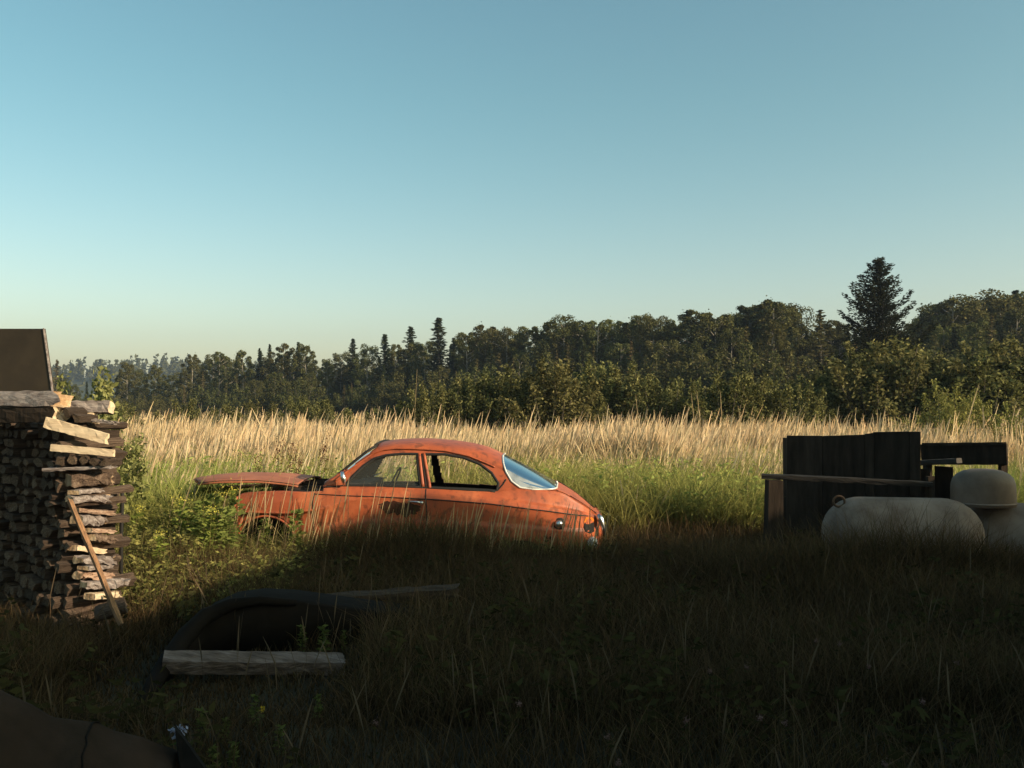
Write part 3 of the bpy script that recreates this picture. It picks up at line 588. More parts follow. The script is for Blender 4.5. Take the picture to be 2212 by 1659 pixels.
z_cl = curve([(690, 1048), (705, 1041), (730, 1019), (760, 996), (795, 968), (825, 955), (860, 950), (910, 948), (960, 951), (1010, 957), (1050, 966), (1082, 980), (1100, 989), (1150, 1015), (1205, 1047), (1245, 1074), (1285, 1109), (1300, 1126)], -.10)
X0 = XF; XC = cp(700, 1050, -.62)[0]     # cowl
# windows (photo outlines)
WIN_F = poly([(748, 1048), (764, 1028), (786, 1006), (808, 991), (832, 984), (866, 981), (900, 981), (904, 1015), (910, 1051), (830, 1048)], -.60)
WIN_R = poly([(916, 982), (960, 982), (1000, 989), (1036, 1003), (1062, 1022), (1077, 1044), (1073, 1059), (1000, 1055), (931, 1052), (922, 1018)], -.60)
REAR = poly([(1084, 986), (1088, 1000), (1094, 1017), (1106, 1036), (1124, 1049), (1150, 1053), (1210, 1053), (1230, 1040), (1200, 960), (1100, 900)], -.46)
WSH = poly([(712, 1046), (742, 1025), (772, 1000), (797, 981), (812, 966), (800, 900), (600, 1000), (690, 1046)], -.50)
ARCH_F = (cp(572, 1180, YS)[0], .20, .31)
ARCH_R = (cp(1125, 1180, YS)[0], .02, .27)
def lowered(P): 
    zm = sum(q[1] for q in P)/len(P); return [(x, z-(.075 if z < zm-.02 else .0)) for x, z in P]
FWIN_F, FWIN_R = lowered(WIN_F), lowered(WIN_R)
def section(X):
    wp = float(w_plan(X)); zs = float(z_sill(X)); zc = float(z_crease(X)); zh = float(z_sh(X))
    zc = min(max(zc, zs+.05), zh-.012)
    f = min(1, max(0, (-.62-X)/.35)); f = f*f*(3-2*f); q = .040*f
    low = [(-(wp-.06), zs-.03), (-(wp-.025), zs+.05), (-(wp-q), zs+.35*(zc-zs)), (-(wp-.003-q), zs+.62*(zc-zs)), (-(wp-.018-q*.7), zs+.68*(zc-zs)), (-(wp-.008-q), zc-.03), (-(wp-.004), zc-.004), (-(wp-.018), zc+.002), (-(wp-.030), zc+.5*(zh-zc)), (-(wp-.065), zh)]
    return low
def resample(P, n):
    P = np.array(P); d = np.concatenate([[0], np.cumsum(np.linalg.norm(np.diff(P, axis=0), axis=1))]); t = np.linspace(0, d[-1], n)
    return np.stack([np.interp(t, d, P[:, 0]), np.interp(t, d, P[:, 1])], 1)
def upper(X):
    wp = float(w_plan(X)); zh = float(z_sh(X)); zb = max(float(z_belt(X)), zh+.002); zd = max(float(z_drip(X)), zb+.001); zc = max(float(z_cl(X)), zd+.001)
    k = min(1, max(0, (zd-zb)/.30)); f = wp/.785
    yb = .66*f; yd = (.665-.125*k)*f-(.0 if k > 0 else 0)
    # belt -> drip
    a = [(-(wp-.065), zh), (-yb-.02, zb-.006), (-yb, zb)]
    b = [(-(yb+(yd-yb)*t+.012*math.sin(math.pi*t)), zb+(zd-zb)*t) for t in np.linspace(0, 1, 12)[1:]]
    # drip -> roof centre, superelliptic
    c = []
    for t in np.linspace(0, 1, 30)[1:]:
        th = t*math.pi/2
        c.append((-yd*math.cos(th)**.78 if t < 1 else 0.0, zd+(zc-zd)*math.sin(th)**.9))
    return a, b, c
shell_V = []; shell_F = []
def grid(rows, keep):
    global shell_V, shell_F
    nr = len(rows); nc = len(rows[0])
    for sgn in (1, -1):
        b = len(shell_V)
        for r in rows: shell_V += [(x, y*sgn, z) for x, y, z in r]
        for i in range(nr-1):
            for j in range(nc-1):
                q = [rows[i][j], rows[i][j+1], rows[i+1][j+1], rows[i+1][j]]; c = [sum(v[k] for v in q)/4 for k in range(3)]
                if not keep(c[0], c[1]*sgn, c[2]): continue
                f = (b+i*nc+j, b+i*nc+j+1, b+(i+1)*nc+j+1, b+(i+1)*nc+j)
                shell_F.append(f if sgn < 0 else f[::-1])
ST = np.concatenate([np.arange(X0, XT-.12, .014), XT-.12*np.cos(np.linspace(0, math.pi/2, 9))])
rows = []
for X in ST:
    P = resample(section(X), 60); rows.append([(X, y, z) for y, z in P])
def keep_low(x, y, z):
    if y > 0 and (inside(x, z, FWIN_F) or inside(x, z, FWIN_R)): return False
    if (x-ARCH_F[0])**2+(z-ARCH_F[1])**2 < ARCH_F[2]**2: return False
    if (x-ARCH_R[0])**2+(z-ARCH_R[1])**2 < ARCH_R[2]**2: return False
    return True
grid(rows, keep_low)
# front fenders' inner flange towards the open engine bay
rows = []
for X in np.arange(X0, XC+.02, .03):
    wp = float(w_plan(X)); zh = float(z_sh(X)); rows.append([(X, -(wp-.065)+d, zh+e) for d, e in ((0, 0), (.03, .006), (.07, .0), (.10, -.03), (.115, -.10), (.12, -.30))])
grid(rows, lambda *a: True)
rows = []
for X in [x for x in ST if x >= XC-.004]:
    a, b, c = upper(X); A1 = resample(a, 8); B1 = resample([a[-1]]+b, 34); C1 = resample([b[-1]]+c, 46)
    rows.append([(X, y, z) for y, z in list(A1)+list(B1[1:])+list(C1[1:])])
def keep_up(x, y, z):
    if inside(x, z, WIN_F if y < 0 else FWIN_F) and abs(y) > .45: return False
    if inside(x, z, WIN_R if y < 0 else FWIN_R) and abs(y) > .45: return False
    if inside(x, z, REAR) and abs(y) < .75: return False
    if x < XC+.75 and inside(x, z, WSH) and abs(y) < .60: return False
    if x < XC+.75 and abs(y) < .50 and z < float(z_cl(x))+.1 and x < cp(822, 957, -.1)[0]-.02: return False
    return True
grid(rows, keep_up)
# tail closing panel
tr_ = section(XT); a, b, c = upper(XT)
P = resample(tr_, 20).tolist()+resample(a+b+c, 20).tolist(); V0 = len(shell_V)
pl = [(XT+.0, y, z) for y, z in P]; mid = (sum(p[2] for p in pl)/len(pl))
for s in (1, .6, .2): shell_V += [(XT+(1-s)*.02, y*s, mid+(z-mid)*s) for x, y, z in pl]; 
k = len(pl)
for q in range(2): shell_F += [(V0+q*k+i, V0+q*k+i+1, V0+(q+1)*k+i+1, V0+(q+1)*k+i) for i in range(k-1)]
V1 = len(shell_V)
for s in (1, .6, .2): shell_V += [(XT+(1-s)*.02, -y*s, mid+(z-mid)*s) for x, y, z in pl]
for q in range(2): shell_F += [(V1+q*k+i+1, V1+q*k+i, V1+(q+1)*k+i, V1+(q+1)*k+i+1) for i in range(k-1)]
body = obj('body', mesh('car_body', shell_V, shell_F, True), [M_car, M_inner], car)
wd = body.modifiers.new('w', 'WELD'); wd.merge_threshold = .0012
so = body.modifiers.new('s', 'SOLIDIFY'); so.thickness = .012; so.offset = -1; so.material_offset = 1; so.use_rim = True; so.material_offset_rim = 0; so.use_even_offset = False
def side_y(X, Z):          # lateral position of the near skin
    if Z <= float(z_sh(X)): P = section(X)
    else:
        a, b, c = upper(X); P = a+b+c
    zs = [p[1] for p in P]; ys_ = [p[0] for p in P]
    return float(np.interp(Z, zs, ys_))
def on_side(pts, off=.004, close=False, sub=6):
    Q = [cp(a, b, -.66) for a, b in pts]
    if close: Q.append(Q[0])
    out = []
    for i in range(len(Q)-1):
        for k in range(sub):
            t = k/sub; x = Q[i][0]*(1-t)+Q[i+1][0]*t; z = Q[i][1]*(1-t)+Q[i+1][1]*t; out.append((x, side_y(x, z)-off, z))
    if not close: x, z = Q[-1]; out.append((x, side_y(x, z)-off, z))
    return out
def ring(outline, Yoff, sgn):
    out = []; n_ = len(outline)
    for i in range(n_):
        (x0, z0), (x1, z1) = outline[i], outline[(i+1) % n_]
        for k in range(5):
            t = k/5; x = x0+(x1-x0)*t; z = z0+(z1-z0)*t; out.append((x, sgn*(abs(side_y(x, z))+Yoff), z))
    return out+[out[0]]
# window rubbers + glass
for sgn in (-1, 1):
    for nm, WN in (('front', WIN_F if sgn < 0 else FWIN_F), ('rear', WIN_R if sgn < 0 else FWIN_R)):
        if sgn < 0: mb = MB(); mb.tube(ring(WN, -.002, sgn), .015, 6, cap=False); mb.build('window_seal', M_rubber, car, True)
        R = ring(WN, -.018, sgn)[:-1]; mb = MB(); cx = sum(p[0] for p in R)/len(R); czz = sum(p[2] for p in R)/len(R); cy_ = sgn*(abs(side_y(cx, czz))-.018)
        if nm == 'front' or sgn > 0:
            mb.add([(cx, cy_, czz)]+R, [(0, i+1, (i+1) % len(R)+1) for i in range(len(R))]); mb.build('side_window', M_glass, car, True)
# inner door card tops and frames seen in the openings (dark)
mb = MB(); mb.tube(on_side([(700, 1052), (740, 1049.5), (830, 1050), (915, 1053), (1000, 1057.5), (1070, 1062)], .003), .010, 6); mb.build('belt_seal', M_rubber, car, True)
mb = MB(); mb.tube(on_side([(722, 1040), (745, 1021), (775, 999), (803, 980), (824, 973), (850, 970), (900, 971), (960, 975), (1010, 986), (1045, 1000), (1068, 1010)], .010), .009, 6); mb.build('drip_rail', M_car, car, True)
# rear side window trailing dark corner and D-pillar fold
mb = MB(); mb.tube(on_side([(1060, 1062), (1074, 1060), (1086, 1047), (1093, 1036)], .002), .007, 6); mb.build('quarter_trim', M_rubber, car, True)
mb = MB(); mb.tube(on_side([(684, 1066), (760, 1069), (847, 1071.5), (950, 1077), (1058, 1085.5), (1180, 1102), (1272, 1117.5)], .001), .006, 5); mb.build('side_moulding', M_rubber, car, True)
mb = MB(); mb.tube(on_side([(683, 1064), (680, 1085), (681, 1110), (684, 1150), (690, 1190)], .0005), .0045, 5); mb.tube(on_side([(921, 1056), (924, 1090), (925, 1130), (922, 1180)], .0005), .006, 5); mb.build('door_seam', M_rubber, car, True)
# double B pillar
for a, b, nm, r_ in (((903, 981), (914, 1052), 'pillar', .018), ((913, 980), (929, 1054), 'pillar', .016)):
    mb = MB(); mb.tube(on_side([a, b], .004, sub=8), r_, 8); mb.build('door_pillar', M_car, car, True)
mb = MB(); mb.tube(on_side([(908, 981), (921, 1053)], .010, sub=8), .006, 6); mb.build('pillar_seal', M_rubber, car, True)
# rear window: wrap-round glass pane following the body surface, bright trim
gr = []
for X in ST:
    if X < cp(1080, 990, -.46)[0]-.02 or X > cp(1215, 1053, -.46)[0]+.02: continue
    a, b, c = upper(X); P_ = resample(a+b+c, 90); gr.append([(X, y, z-.004) for y, z in P_])
V = []; F = []; nc = 90
for sgn in (-1, 1):
    b0 = len(V)
    for r_ in gr: V += [(x, y*-sgn, z) for x, y, z in r_]
    for i in range(len(gr)-1):
        for j in range(nc-1):
            c_ = [(gr[i][j][k]+gr[i+1][j+1][k])/2 for k in range(3)]
            if inside(c_[0], c_[2], REAR) and abs(c_[1]) < .75: F.append((b0+i*nc+j, b0+i*nc+j+1, b0+(i+1)*nc+j+1, b0+(i+1)*nc+j))
rw = obj('rear_window', mesh('rear_window', V, F, True), M_rglass, car)
trim = []
Q = [(1205, 1048), (1208, 1053), (1180, 1054.5), (1150, 1054), (1124, 1050), (1106, 1037), (1094, 1018), (1088, 1001), (1085, 988), (1090, 984)]
Qx = [cp(a, b, -.46) for a, b in Q]
def deck_y(X, Z):
    a, b, c = upper(X); P_ = a+b+c; zs = [p[1] for p in P_]; return float(np.interp(Z, zs, [p[0] for p in P_])) if Z < zs[-1] else -.02
for i in range(len(Qx)-1):
    for k in range(5):
        t = k/5; x = Qx[i][0]*(1-t)+Qx[i+1][0]*t; z = Qx[i][1]*(1-t)+Qx[i+1][1]*t; y = deck_y(x, z); trim.append((x, y-.003, z+.003))
mb = MB(); mb.tube(trim, .0085, 6); mb.build('window_trim', M_trimw, rw, True)
# windscreen: dusty strip of glass
gr = []
for X in np.arange(XC-.02, cp(822, 957, -.1)[0]+.02, .03):
    a, b, c = upper(max(X, XC)); P_ = resample([b[-1]]+c, 16); gr.append([(X+.02, y*.90, z-.035) for y, z in P_])
V = []; F = []; nc = 16
for sgn in (-1, 1):
    b0 = len(V)
    for r_ in gr: V += [(x, y*-sgn, z) for x, y, z in r_]
    F += [(b0+i*nc+j, b0+i*nc+j+1, b0+(i+1)*nc+j+1, b0+(i+1)*nc+j) for i in range(len(gr)-1) for j in range(nc-1)]
obj('windscreen', mesh('windscreen', V, F, True), M_glass, car)
mb = MB()
for sg in (1, -1):
    sil = [cp(a, b, -.58) for a, b in [(703, 1048), (728, 1027), (760, 1000), (790, 976), (812, 962)]]
    mb.tube([(x, sg*-(.60-.10*i/4), z) for i, (x, z) in enumerate(sil)], .014, 6)
q = cp(818, 957, -.3); mb.tube([(q[0], y, q[1]-.012+.02*(1-(y/.5)**2)) for y in np.linspace(-.5, .5, 9)], .013, 6); mb.build('windscreen_frame', M_rubber, car, True)
# cowl, dashboard, inner floor, bulkhead, seats back
mb = MB(); mb.box((XC+.02, 0, float(z_sh(XC))-.02), (.22, 1.28, .06), jit=.004); mb.box((XC+.02, 0, .40), (.04, 1.3, .60)); mb.build('bulkhead', M_inner, car)
mb = MB(); mb.box((XC+.28, 0, float(z_belt(XC))-.06), (.22, 1.16, .12), jit=.006); mb.build('dashboard', M_inner, car, bevel=.02)
mb = MB(); mb.box(((XC+1.5)/2+.1, 0, .09), (1.5-XC, 1.36, .03)); mb.build('floor_pan', M_inner, car)
mb = MB(); mb.box((.95, 0, .36), (.10, 1.15, .42), Matrix.Rotation(.25, 3, 'Y'), jit=.01); mb.build('rear_seat', M_inner, car, bevel=.03)
sw = []
for k in range(25):
    t = k/24*2*math.pi; sw.append((XC+.55+.07*math.sin(t), .32+.17*math.cos(t), .76+.15*math.sin(t)))
mb = MB(); mb.tube(sw, .010, 6, cap=False); mb.tube([(XC+.3, .32, .62), (XC+.55, .32, .76)], .012); mb.build('steering_wheel', M_rubber, car, True)
# hood, sprung open and slid forward
def hd(px, py, Y): return cp(px, py, Y)
e1 = curve([(418, 1046), (440, 1042), (480, 1038), (550, 1037.5), (600, 1041), (644, 1047)], -.50)
xa = cp(418, 1046, -.5)[0]-.05; xb = cp(644, 1047, -.5)[0]
crown = curve([(412, 1046), (440, 1033), (480, 1026), (530, 1023), (590, 1025), (640, 1032)], -.05)
V = []; F = []; nx_ = 40; ny_ = 29
for i in range(nx_):
    t = i/(nx_-1); X = xa+(xb-xa)*t; X = xa+(xb-xa)*(t**1.2)
    for j in range(ny_):
        s = -1+2*j/(ny_-1); wv = .50*(1-.55*(1-min(1, t*3.2))**2); y = s*wv; fx = X-.10*(1-s*s)*(1-t)
        z = float(e1(X))+(float(crown(X))-float(e1(X)))*(1-abs(s)**2.2)
        V.append((fx, y, z))
F = [(i*ny_+j, (i+1)*ny_+j, (i+1)*ny_+j+1, i*ny_+j+1) for i in range(nx_-1) for j in range(ny_-1)]
hood = obj('hood', mesh('hood', V, F, True), [M_hood, M_inner], car)
so = hood.modifiers.new('s', 'SOLIDIFY'); so.thickness = .008; so.offset = -1; so.material_offset = 1; so.material_offset_rim = 1
lip = [(V[i*ny_][0], V[i*ny_][1]-.003, V[i*ny_][2]-.018) for i in range(nx_)]
mb = MB(); mb.tube(lip, .010, 6); mb.tube([(p[0], -p[1], p[2]) for p in lip], .010, 6); mb.build('hood_lip', M_hood, hood, True)
lip2 = [(p[0], p[1]+.006, p[2]+.012) for p in lip]
mb = MB(); mb.tube(lip2, .007, 5); mb.build('hood_gap_seal', M_rubber, hood, True)
front = [(V[j][0]-.002, V[j][1], V[j][2]-.012) for j in range(ny_)]
mb = MB(); mb.tube(front, .012, 6); mb.build('hood_nose_edge', M_hood, hood, True)
# hinge area between hood and cowl: dark crumpled hinge plate
x0, z0 = cp(640, 1050, -.4); x1, z1 = cp(705, 1050, -.4)
mb = MB()
for k in range(7):
    y = -.52+k*.17; mb.tube([(x0-.05, y, z0-.01), ((x0+x1)/2, y+.04, z0-.045+.03*random.random()), (x1+.03, y, z1+.005)], .018, 5)
mb.box(((x0+x1)/2, 0, z0-.045), (x1-x0+.05, 1.12, .02), Matrix.Rotation(.04, 3, 'Y'), jit=.012); mb.build('hinge_panel', M_inner, car)
# nose: radiator support, inner wings, far fender front, hanging cable
xn = cp(425, 1100, .1)[0]; mb = MB()
mb.box((XF-.02, 0, .33), (.03, 1.1, .50), jit=.01); mb.box((XF-.12, 0, .10), (.10, 1.2, .10), jit=.01); mb.box((XF-.02, 0, .60), (.05, 1.2, .04), jit=.006)
mb.build('radiator_support', M_inner, car)
mb = MB(); mb.box(((xn+XF)/2+.02, .60, .36), (XF-xn-.02, .02, .52), jit=.012); mb.tube([(xn+.02, .62, .10), (xn, .62, .40), (xn+.05, .61, .66), (XF, .63, float(z_sh(XF)))], .022, 6); mb.build('far_fender', M_hood, car)
xq, zq = cp(421, 1048, -.45); mb = MB(); mb.tube([(xq, -.45, zq), (xq+.003, -.45, .5), (xq+.01, -.44, .22)], .005, 5); mb.build('hood_prop', M_rubber, car, True)
# flared lip of the front wheel arch, catching light
pts = [(ARCH_F[0]+(ARCH_F[2]+.004)*math.cos(a), -(float(w_plan(ARCH_F[0]))-.004), ARCH_F[1]+(ARCH_F[2]+.004)*math.sin(a)) for a in np.linspace(math.pi*1.02, -.02, 26)]
mb = MB(); mb.tube(pts, .011, 6); mb.build('arch_lip', M_car, car, True)
# wheel wells behind the arches
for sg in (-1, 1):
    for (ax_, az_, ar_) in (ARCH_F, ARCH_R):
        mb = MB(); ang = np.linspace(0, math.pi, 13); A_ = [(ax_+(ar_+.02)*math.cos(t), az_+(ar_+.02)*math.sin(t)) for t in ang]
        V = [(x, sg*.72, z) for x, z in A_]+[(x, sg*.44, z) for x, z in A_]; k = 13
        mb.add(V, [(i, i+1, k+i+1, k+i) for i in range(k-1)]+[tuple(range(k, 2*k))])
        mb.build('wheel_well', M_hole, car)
# torn front corner of the fender
mb = MB(); x0, z0 = cp(512, 1075, -.68); 
mb.tube([(x0, -.68, z0+.01), (x0-.03, -.66, z0-.10), (x0-.01, -.67, z0-.18)], [.010, .016, .01], 6); mb.tube([cp(526, 1118, -.70)[:1]+(-.72,)+cp(526, 1118, -.70)[1:], cp(514, 1140, -.70)[:1]+(-.73,)+cp(514, 1140, -.70)[1:], cp(500, 1165, -.70)[:1]+(-.72,)+cp(500, 1165, -.70)[1:], cp(492, 1190, -.70)[:1]+(-.70,)+cp(492, 1190, -.70)[1:]], [.02, .014, .012, .008], 6)
mb.build('torn_fender_edge', M_car, car, True)
def disc(mb, c, r, n=20, depth=.01, axis_y=-1, m=0):
    V = [(c[0]+r*math.cos(2*math.pi*k/n), c[1], c[2]+r*math.sin(2*math.pi*k/n)) for k in range(n)]+[(c[0]+r*.8*math.cos(2*math.pi*k/n), c[1]+axis_y*depth, c[2]+r*.8*math.sin(2*math.pi*k/n)) for k in range(n)]
    mb.add(V, [(k, (k+1) % n, n+(k+1) % n, n+k) for k in range(n)]+[tuple(range(n, 2*n))], m)
# fuel cap
x, z = cp(1206, 1132, -.70); y = side_y(x, z)
mb = MB(); disc(mb, (x, y+.004, z), .068, 24, .012); fc = mb.build('fuel_cap', M_rubber, car, True)
mb = MB(); mb.tube([(x+.006, y-.008, z), (x+.006, y-.030, z), (x+.006, y-.046, z)], [.036, .040, .022], 14); mb.build('cap_knob', M_chrome, fc, True)
# door handle
x, z = cp(902, 1083, -.76); x2, z2 = cp(912, 1085, -.76); y = side_y(x, z)
mb = MB(); mb.tube([(x-.09, y-.014, z+.004), (x, y-.030, z), (x2, y-.022, z2)], [.006, .010, .009], 8)
V = []; mb.tube([(x2, y-.02, z2), (x2, y-.045, z2)], [.017, .015], 10); mb.build('door_handle', M_chrome, car, True)
# dark patch ahead of the handle: shade under the crease put into colour
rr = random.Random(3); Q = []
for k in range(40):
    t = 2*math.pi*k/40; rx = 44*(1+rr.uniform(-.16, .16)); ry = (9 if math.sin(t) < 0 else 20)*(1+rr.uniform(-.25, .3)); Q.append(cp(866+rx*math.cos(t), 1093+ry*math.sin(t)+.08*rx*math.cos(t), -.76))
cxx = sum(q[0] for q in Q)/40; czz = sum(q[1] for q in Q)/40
mb = MB(); mb.add([(cxx, side_y(cxx, czz)-.0035, czz)]+[(a, side_y(a, b)-.0035, b) for a, b in Q], [(0, i+1, (i+1) % 40+1) for i in range(40)]); mb.build('shade_patch', noise_mat('shade_brown', [(.022, .010, .006, 1), (.085, .028, .014, 1)], 9, .95, .5), car)
# tail: lamp recess, amber, chrome rear bumper end/lamp
def xyz(px, py, Y): a, b = cp(px, py, Y); return (a, Y, b)
Q = [cp(a, b, -.60) for a, b in [(1262, 1131), (1285, 1132), (1286, 1152), (1276, 1155), (1264, 1149)]]
mb = MB(); mb.add([(a, side_y(a, b)-.004, b) for a, b in Q], [(0, 1, 2, 3, 4)]); mb.build('lamp_recess', M_hole, car)
Q = [cp(a, b, -.60) for a, b in [(1266, 1119), (1280, 1120), (1288, 1130), (1262, 1129)]]
mb = MB(); mb.add([(a, side_y(a, b)-.004, b) for a, b in Q], [(0, 1, 2, 3)]); mb.build('lamp_surround', M_amber, car)
mb = MB(); p = cp(1280, 1172, -.55); mb.tube([(p[0], -.50, p[1]), (p[0], -.60, p[1]), (p[0], -.615, p[1])], [.055, .050, .02], 12); mb.build('reversing_lamp', M_white, car, True)
mb = MB(); q1 = cp(1291, 1112, -.40); q2 = cp(1296, 1119, -.40); q3 = cp(1302, 1138, -.40); q4 = cp(1304, 1153, -.40)
mb.tube([(q1[0]-.01, -.46, q1[1]), (q2[0], -.47, q2[1]), (q3[0], -.46, q3[1]), (q4[0], -.45, q4[1])], [.03, .034, .024, .014], 10); mb.build('tail_lamp', M_chrome, car, True)
# mirrors; the far disc's white colour stands for reflected sky
mb = MB(); q = cp(801, 1037, .72); mb.tube([(q[0], .70, q[1]), (q[0]-.012, .705, q[1]+.0)], [.075, .07], 16); mb.tube([(q[0], .70, q[1]), (q[0]+.18, .68, q[1]+.03)], .007, 6); mb.build('door_mirror', M_white, car, True)
mb = MB(); q = cp(742, 1033, -.72); mb.tube([(q[0]+.01, -.72, q[1]-.07), (q[0], -.73, q[1]), (q[0]-.012, -.73, q[1]+.065)], [.012, .028, .014], 10); mb.build('door_mirror', M_chrome, car, True)

# ------------------------------------------------------------------ woodpile
K = Vector((-3.0, 6.0, 0)); E1 = Vector((-.809, .588, 0)); E2 = Vector((.588, .809, 0))
def split_log(seed):
    rr = random.Random(seed); n = rr.choice([3, 4, 4, 5, 6, 8]); L_ = .41; r = .5
    a0 = rr.uniform(0, 6.28); P = []
    for k in range(n):
        a = a0+2*math.pi*(k+rr.uniform(-.25, .25))/n; P.append((math.cos(a)*r*rr.uniform(.85, 1.12), math.sin(a)*r*rr.uniform(.75, 1.0)))
    # subdivide outline and roughen
    Q = []
    for i in range(n):
        (xa_, za_), (xb_, zb_) = P[i], P[(i+1) % n]
        for t in (0, .33, .66): Q.append((xa_*(1-t)+xb_*t+rr.uniform(-.03, .03), za_*(1-t)+zb_*t+rr.uniform(-.03, .03)))
    V = []; k = len(Q); ns = 6; tw = rr.uniform(-.15, .15)
    for i in range(ns+1):
        t = i/ns; c, s = math.cos(tw*t), math.sin(tw*t)
        for x, z in Q: V.append((x*c-z*s+rr.uniform(-.025, .025), L_*t+rr.uniform(-.006, .006), x*s+z*c+rr.uniform(-.025, .025)))
    F = [(i*k+j, (i+1)*k+j, (i+1)*k+(j+1) % k, i*k+(j+1) % k) for i in range(ns) for j in range(k)]; M = [1]*len(F)
    F.append(tuple(range(k))); F.append(tuple(ns*k+j for j in range(k-1, -1, -1))); M += [0, 0]
    return mesh('log', V, F, mi=M)
LOGS = [split_log(50+i) for i in range(16)]
M_oldend = noise_mat('aged_log_end', [(.03, .018, .010, 1), (.08, .052, .032, 1), (.19, .135, .085, 1)], 10, .9, .5, per_obj=.45)
M_oldside = noise_mat('aged_log_side', [(.022, .014, .010, 1), (.085, .055, .038, 1), (.21, .15, .105, 1)], 9, .9, .8, (3, .5, 3), per_obj=.45)
for l in LOGS: l.materials.append(M_oldend); l.materials.append(M_oldside)
rr = random.Random(9); z = .02; course = 0; total = []
while z < 1.43:
    hgt = rr.uniform(.055, .10); t = rr.uniform(-.03, .04)+(.02 if course % 2 else 0)
    t -= .02*math.sin(course*1.1)
    row = []
    while t < 1.25:
        wd_ = rr.uniform(.065, .14); row.append((t+wd_/2, z+hgt/2, wd_, hgt)); t += wd_*.97
    total.append(row); z += hgt*.93; course += 1
nC = len(total)
for c, row in enumerate(total):
    for i, (t, zz, wd_, hgt) in enumerate(row):
        o = D.objects.new('split_log', rr.choice(LOGS)); COL.objects.link(o)
        o.location = K+E1*t+E2*rr.uniform(-.05, .04)+Vector((0, 0, zz)); o.rotation_euler = (rr.uniform(-.05, .05), rr.choice([0, 3.14])+rr.uniform(-.3, .3), math.atan2(-E2.x, E2.y)+rr.uniform(-.12, .12)*(1.6 if i == 0 else 1))
        o.scale = (wd_*1.02, rr.uniform(.9, 1.12), hgt*1.05)
        ht = nC-1-c
        tag(o, f"split log {ordn(i)} from the sunlit corner in the {ordn(ht)} course from the woodpile top", 'firewood', 'split logs stacked in the woodpile')
def thing_beam(name, lab, cat, a, b, thick, height, mat, up=(0, 0, 1), brk=0.0, amp=.005, seed=0, group=None, mend=None, n=14):
    mb = MB(); o_ = (Vector(a)+Vector(b))/2
    rough_beam(mb, Vector(a)-o_, Vector(b)-o_, thick, height, n, amp, brk, 0, 1 if mend else None, up, seed)
    o = mb.build(name, [mat, mend] if mend else mat, loc=o_); tag(o, lab, cat, group); return o
# timbers lying on top / sticking out
gp = 'timbers on the woodpile'
thing_beam('timber', 'thick weathered grey timber with a splintered orange end below the dark panel', 'timber', W(-160, 864, 6.3), W(132, 866, 6.02), .11, .108, M_grey, (-.15, .35, 1), .10, .006, 1, gp, M_endgrain)
thing_beam('timber', 'short grey timber jutting past the woodpile at its top right', 'timber', W(112, 882, 6.16), W(240, 880, 6.22), .09, .082, M_grey, (-.1, .2, 1), .01, .006, 2, gp, M_pale)
thing_beam('timber', 'dark square timber under the splintered grey beam', 'timber', W(-100, 900, 6.25), W(132, 895, 6.0), .10, .10, M_darkwood, (0, 0, 1), .03, .006, 3, gp, M_pale)
thing_beam('timber', 'dark block of timber under the short jutting grey timber', 'timber', W(150, 903, 6.35), W(196, 903, 6.15), .10, .075, M_darkwood, (0, 0, 1), .02, .006, 4, gp, M_pale)
thing_beam('board', 'pale sunlit board slanting down across the upper right of the woodpile', 'board', W(98, 912, 5.95), W(232, 948, 5.98), .03, .07, M_pale, (0, 0, 1), .01, .003, 5, 'boards on the woodpile')
thing_beam('board', 'straight pale lath sticking out right beneath the slanting board', 'board', W(110, 967, 5.93), W(247, 979, 5.97), .025, .045, M_pale, (0, 0, 1), .004, .002, 6, 'boards on the woodpile')
thing_beam('board', 'grey splintered slat poking out between the jutting timber and slanting board', 'board', W(190, 906, 6.1), W(250, 914, 6.1), .05, .02, M_grey, (0, 0, 1), .02, .004, 7, 'boards on the woodpile')
thing_beam('board', 'dark flat slat carrying the small blocks under the pale lath', 'board', W(100, 1014, 6.0), W(243, 1008, 6.05), .14, .022, M_grey, (0, 0, 1), .01, .003, 8, 'boards on the woodpile')
for k, (px, py, wpx, hpx, lb, mt) in enumerate([(135, 996, 24, 26, 'pale stubby wood chunk', M_endgrain), (160, 994, 22, 26, 'orange rounded wood chunk', M_endgrain), (187, 992, 20, 32, 'upright pale wedge of split wood', M_pale), (207, 998, 22, 20, 'small pinkish wood block', M_endgrain), (228, 996, 22, 26, 'pale grey block at the outer end', M_grey),
        (172, 903, 26, 24, 'bright round-ended log chunk by the dark timber block', M_pale), (150, 892, 24, 18, 'small brown knotty chunk beside the splintered timber end', M_endgrain)]):
    p0 = W(px, py, 5.96); s = 5.96/1917; me = LOGS[(k*5+1) % 16]; o = D.objects.new('wood_chunk', me); COL.objects.link(o); o.location = p0-E2*.02
    o.scale = (wpx*s*1.0, .5, hpx*s*.95); o.rotation_euler = (0, .2*k, math.atan2(-E2.x, E2.y)+.5)
    tag(o, lb+(' on the slat below the pale lath' if k < 5 else ' atop the woodpile'), 'firewood', 'small chunks on the woodpile')
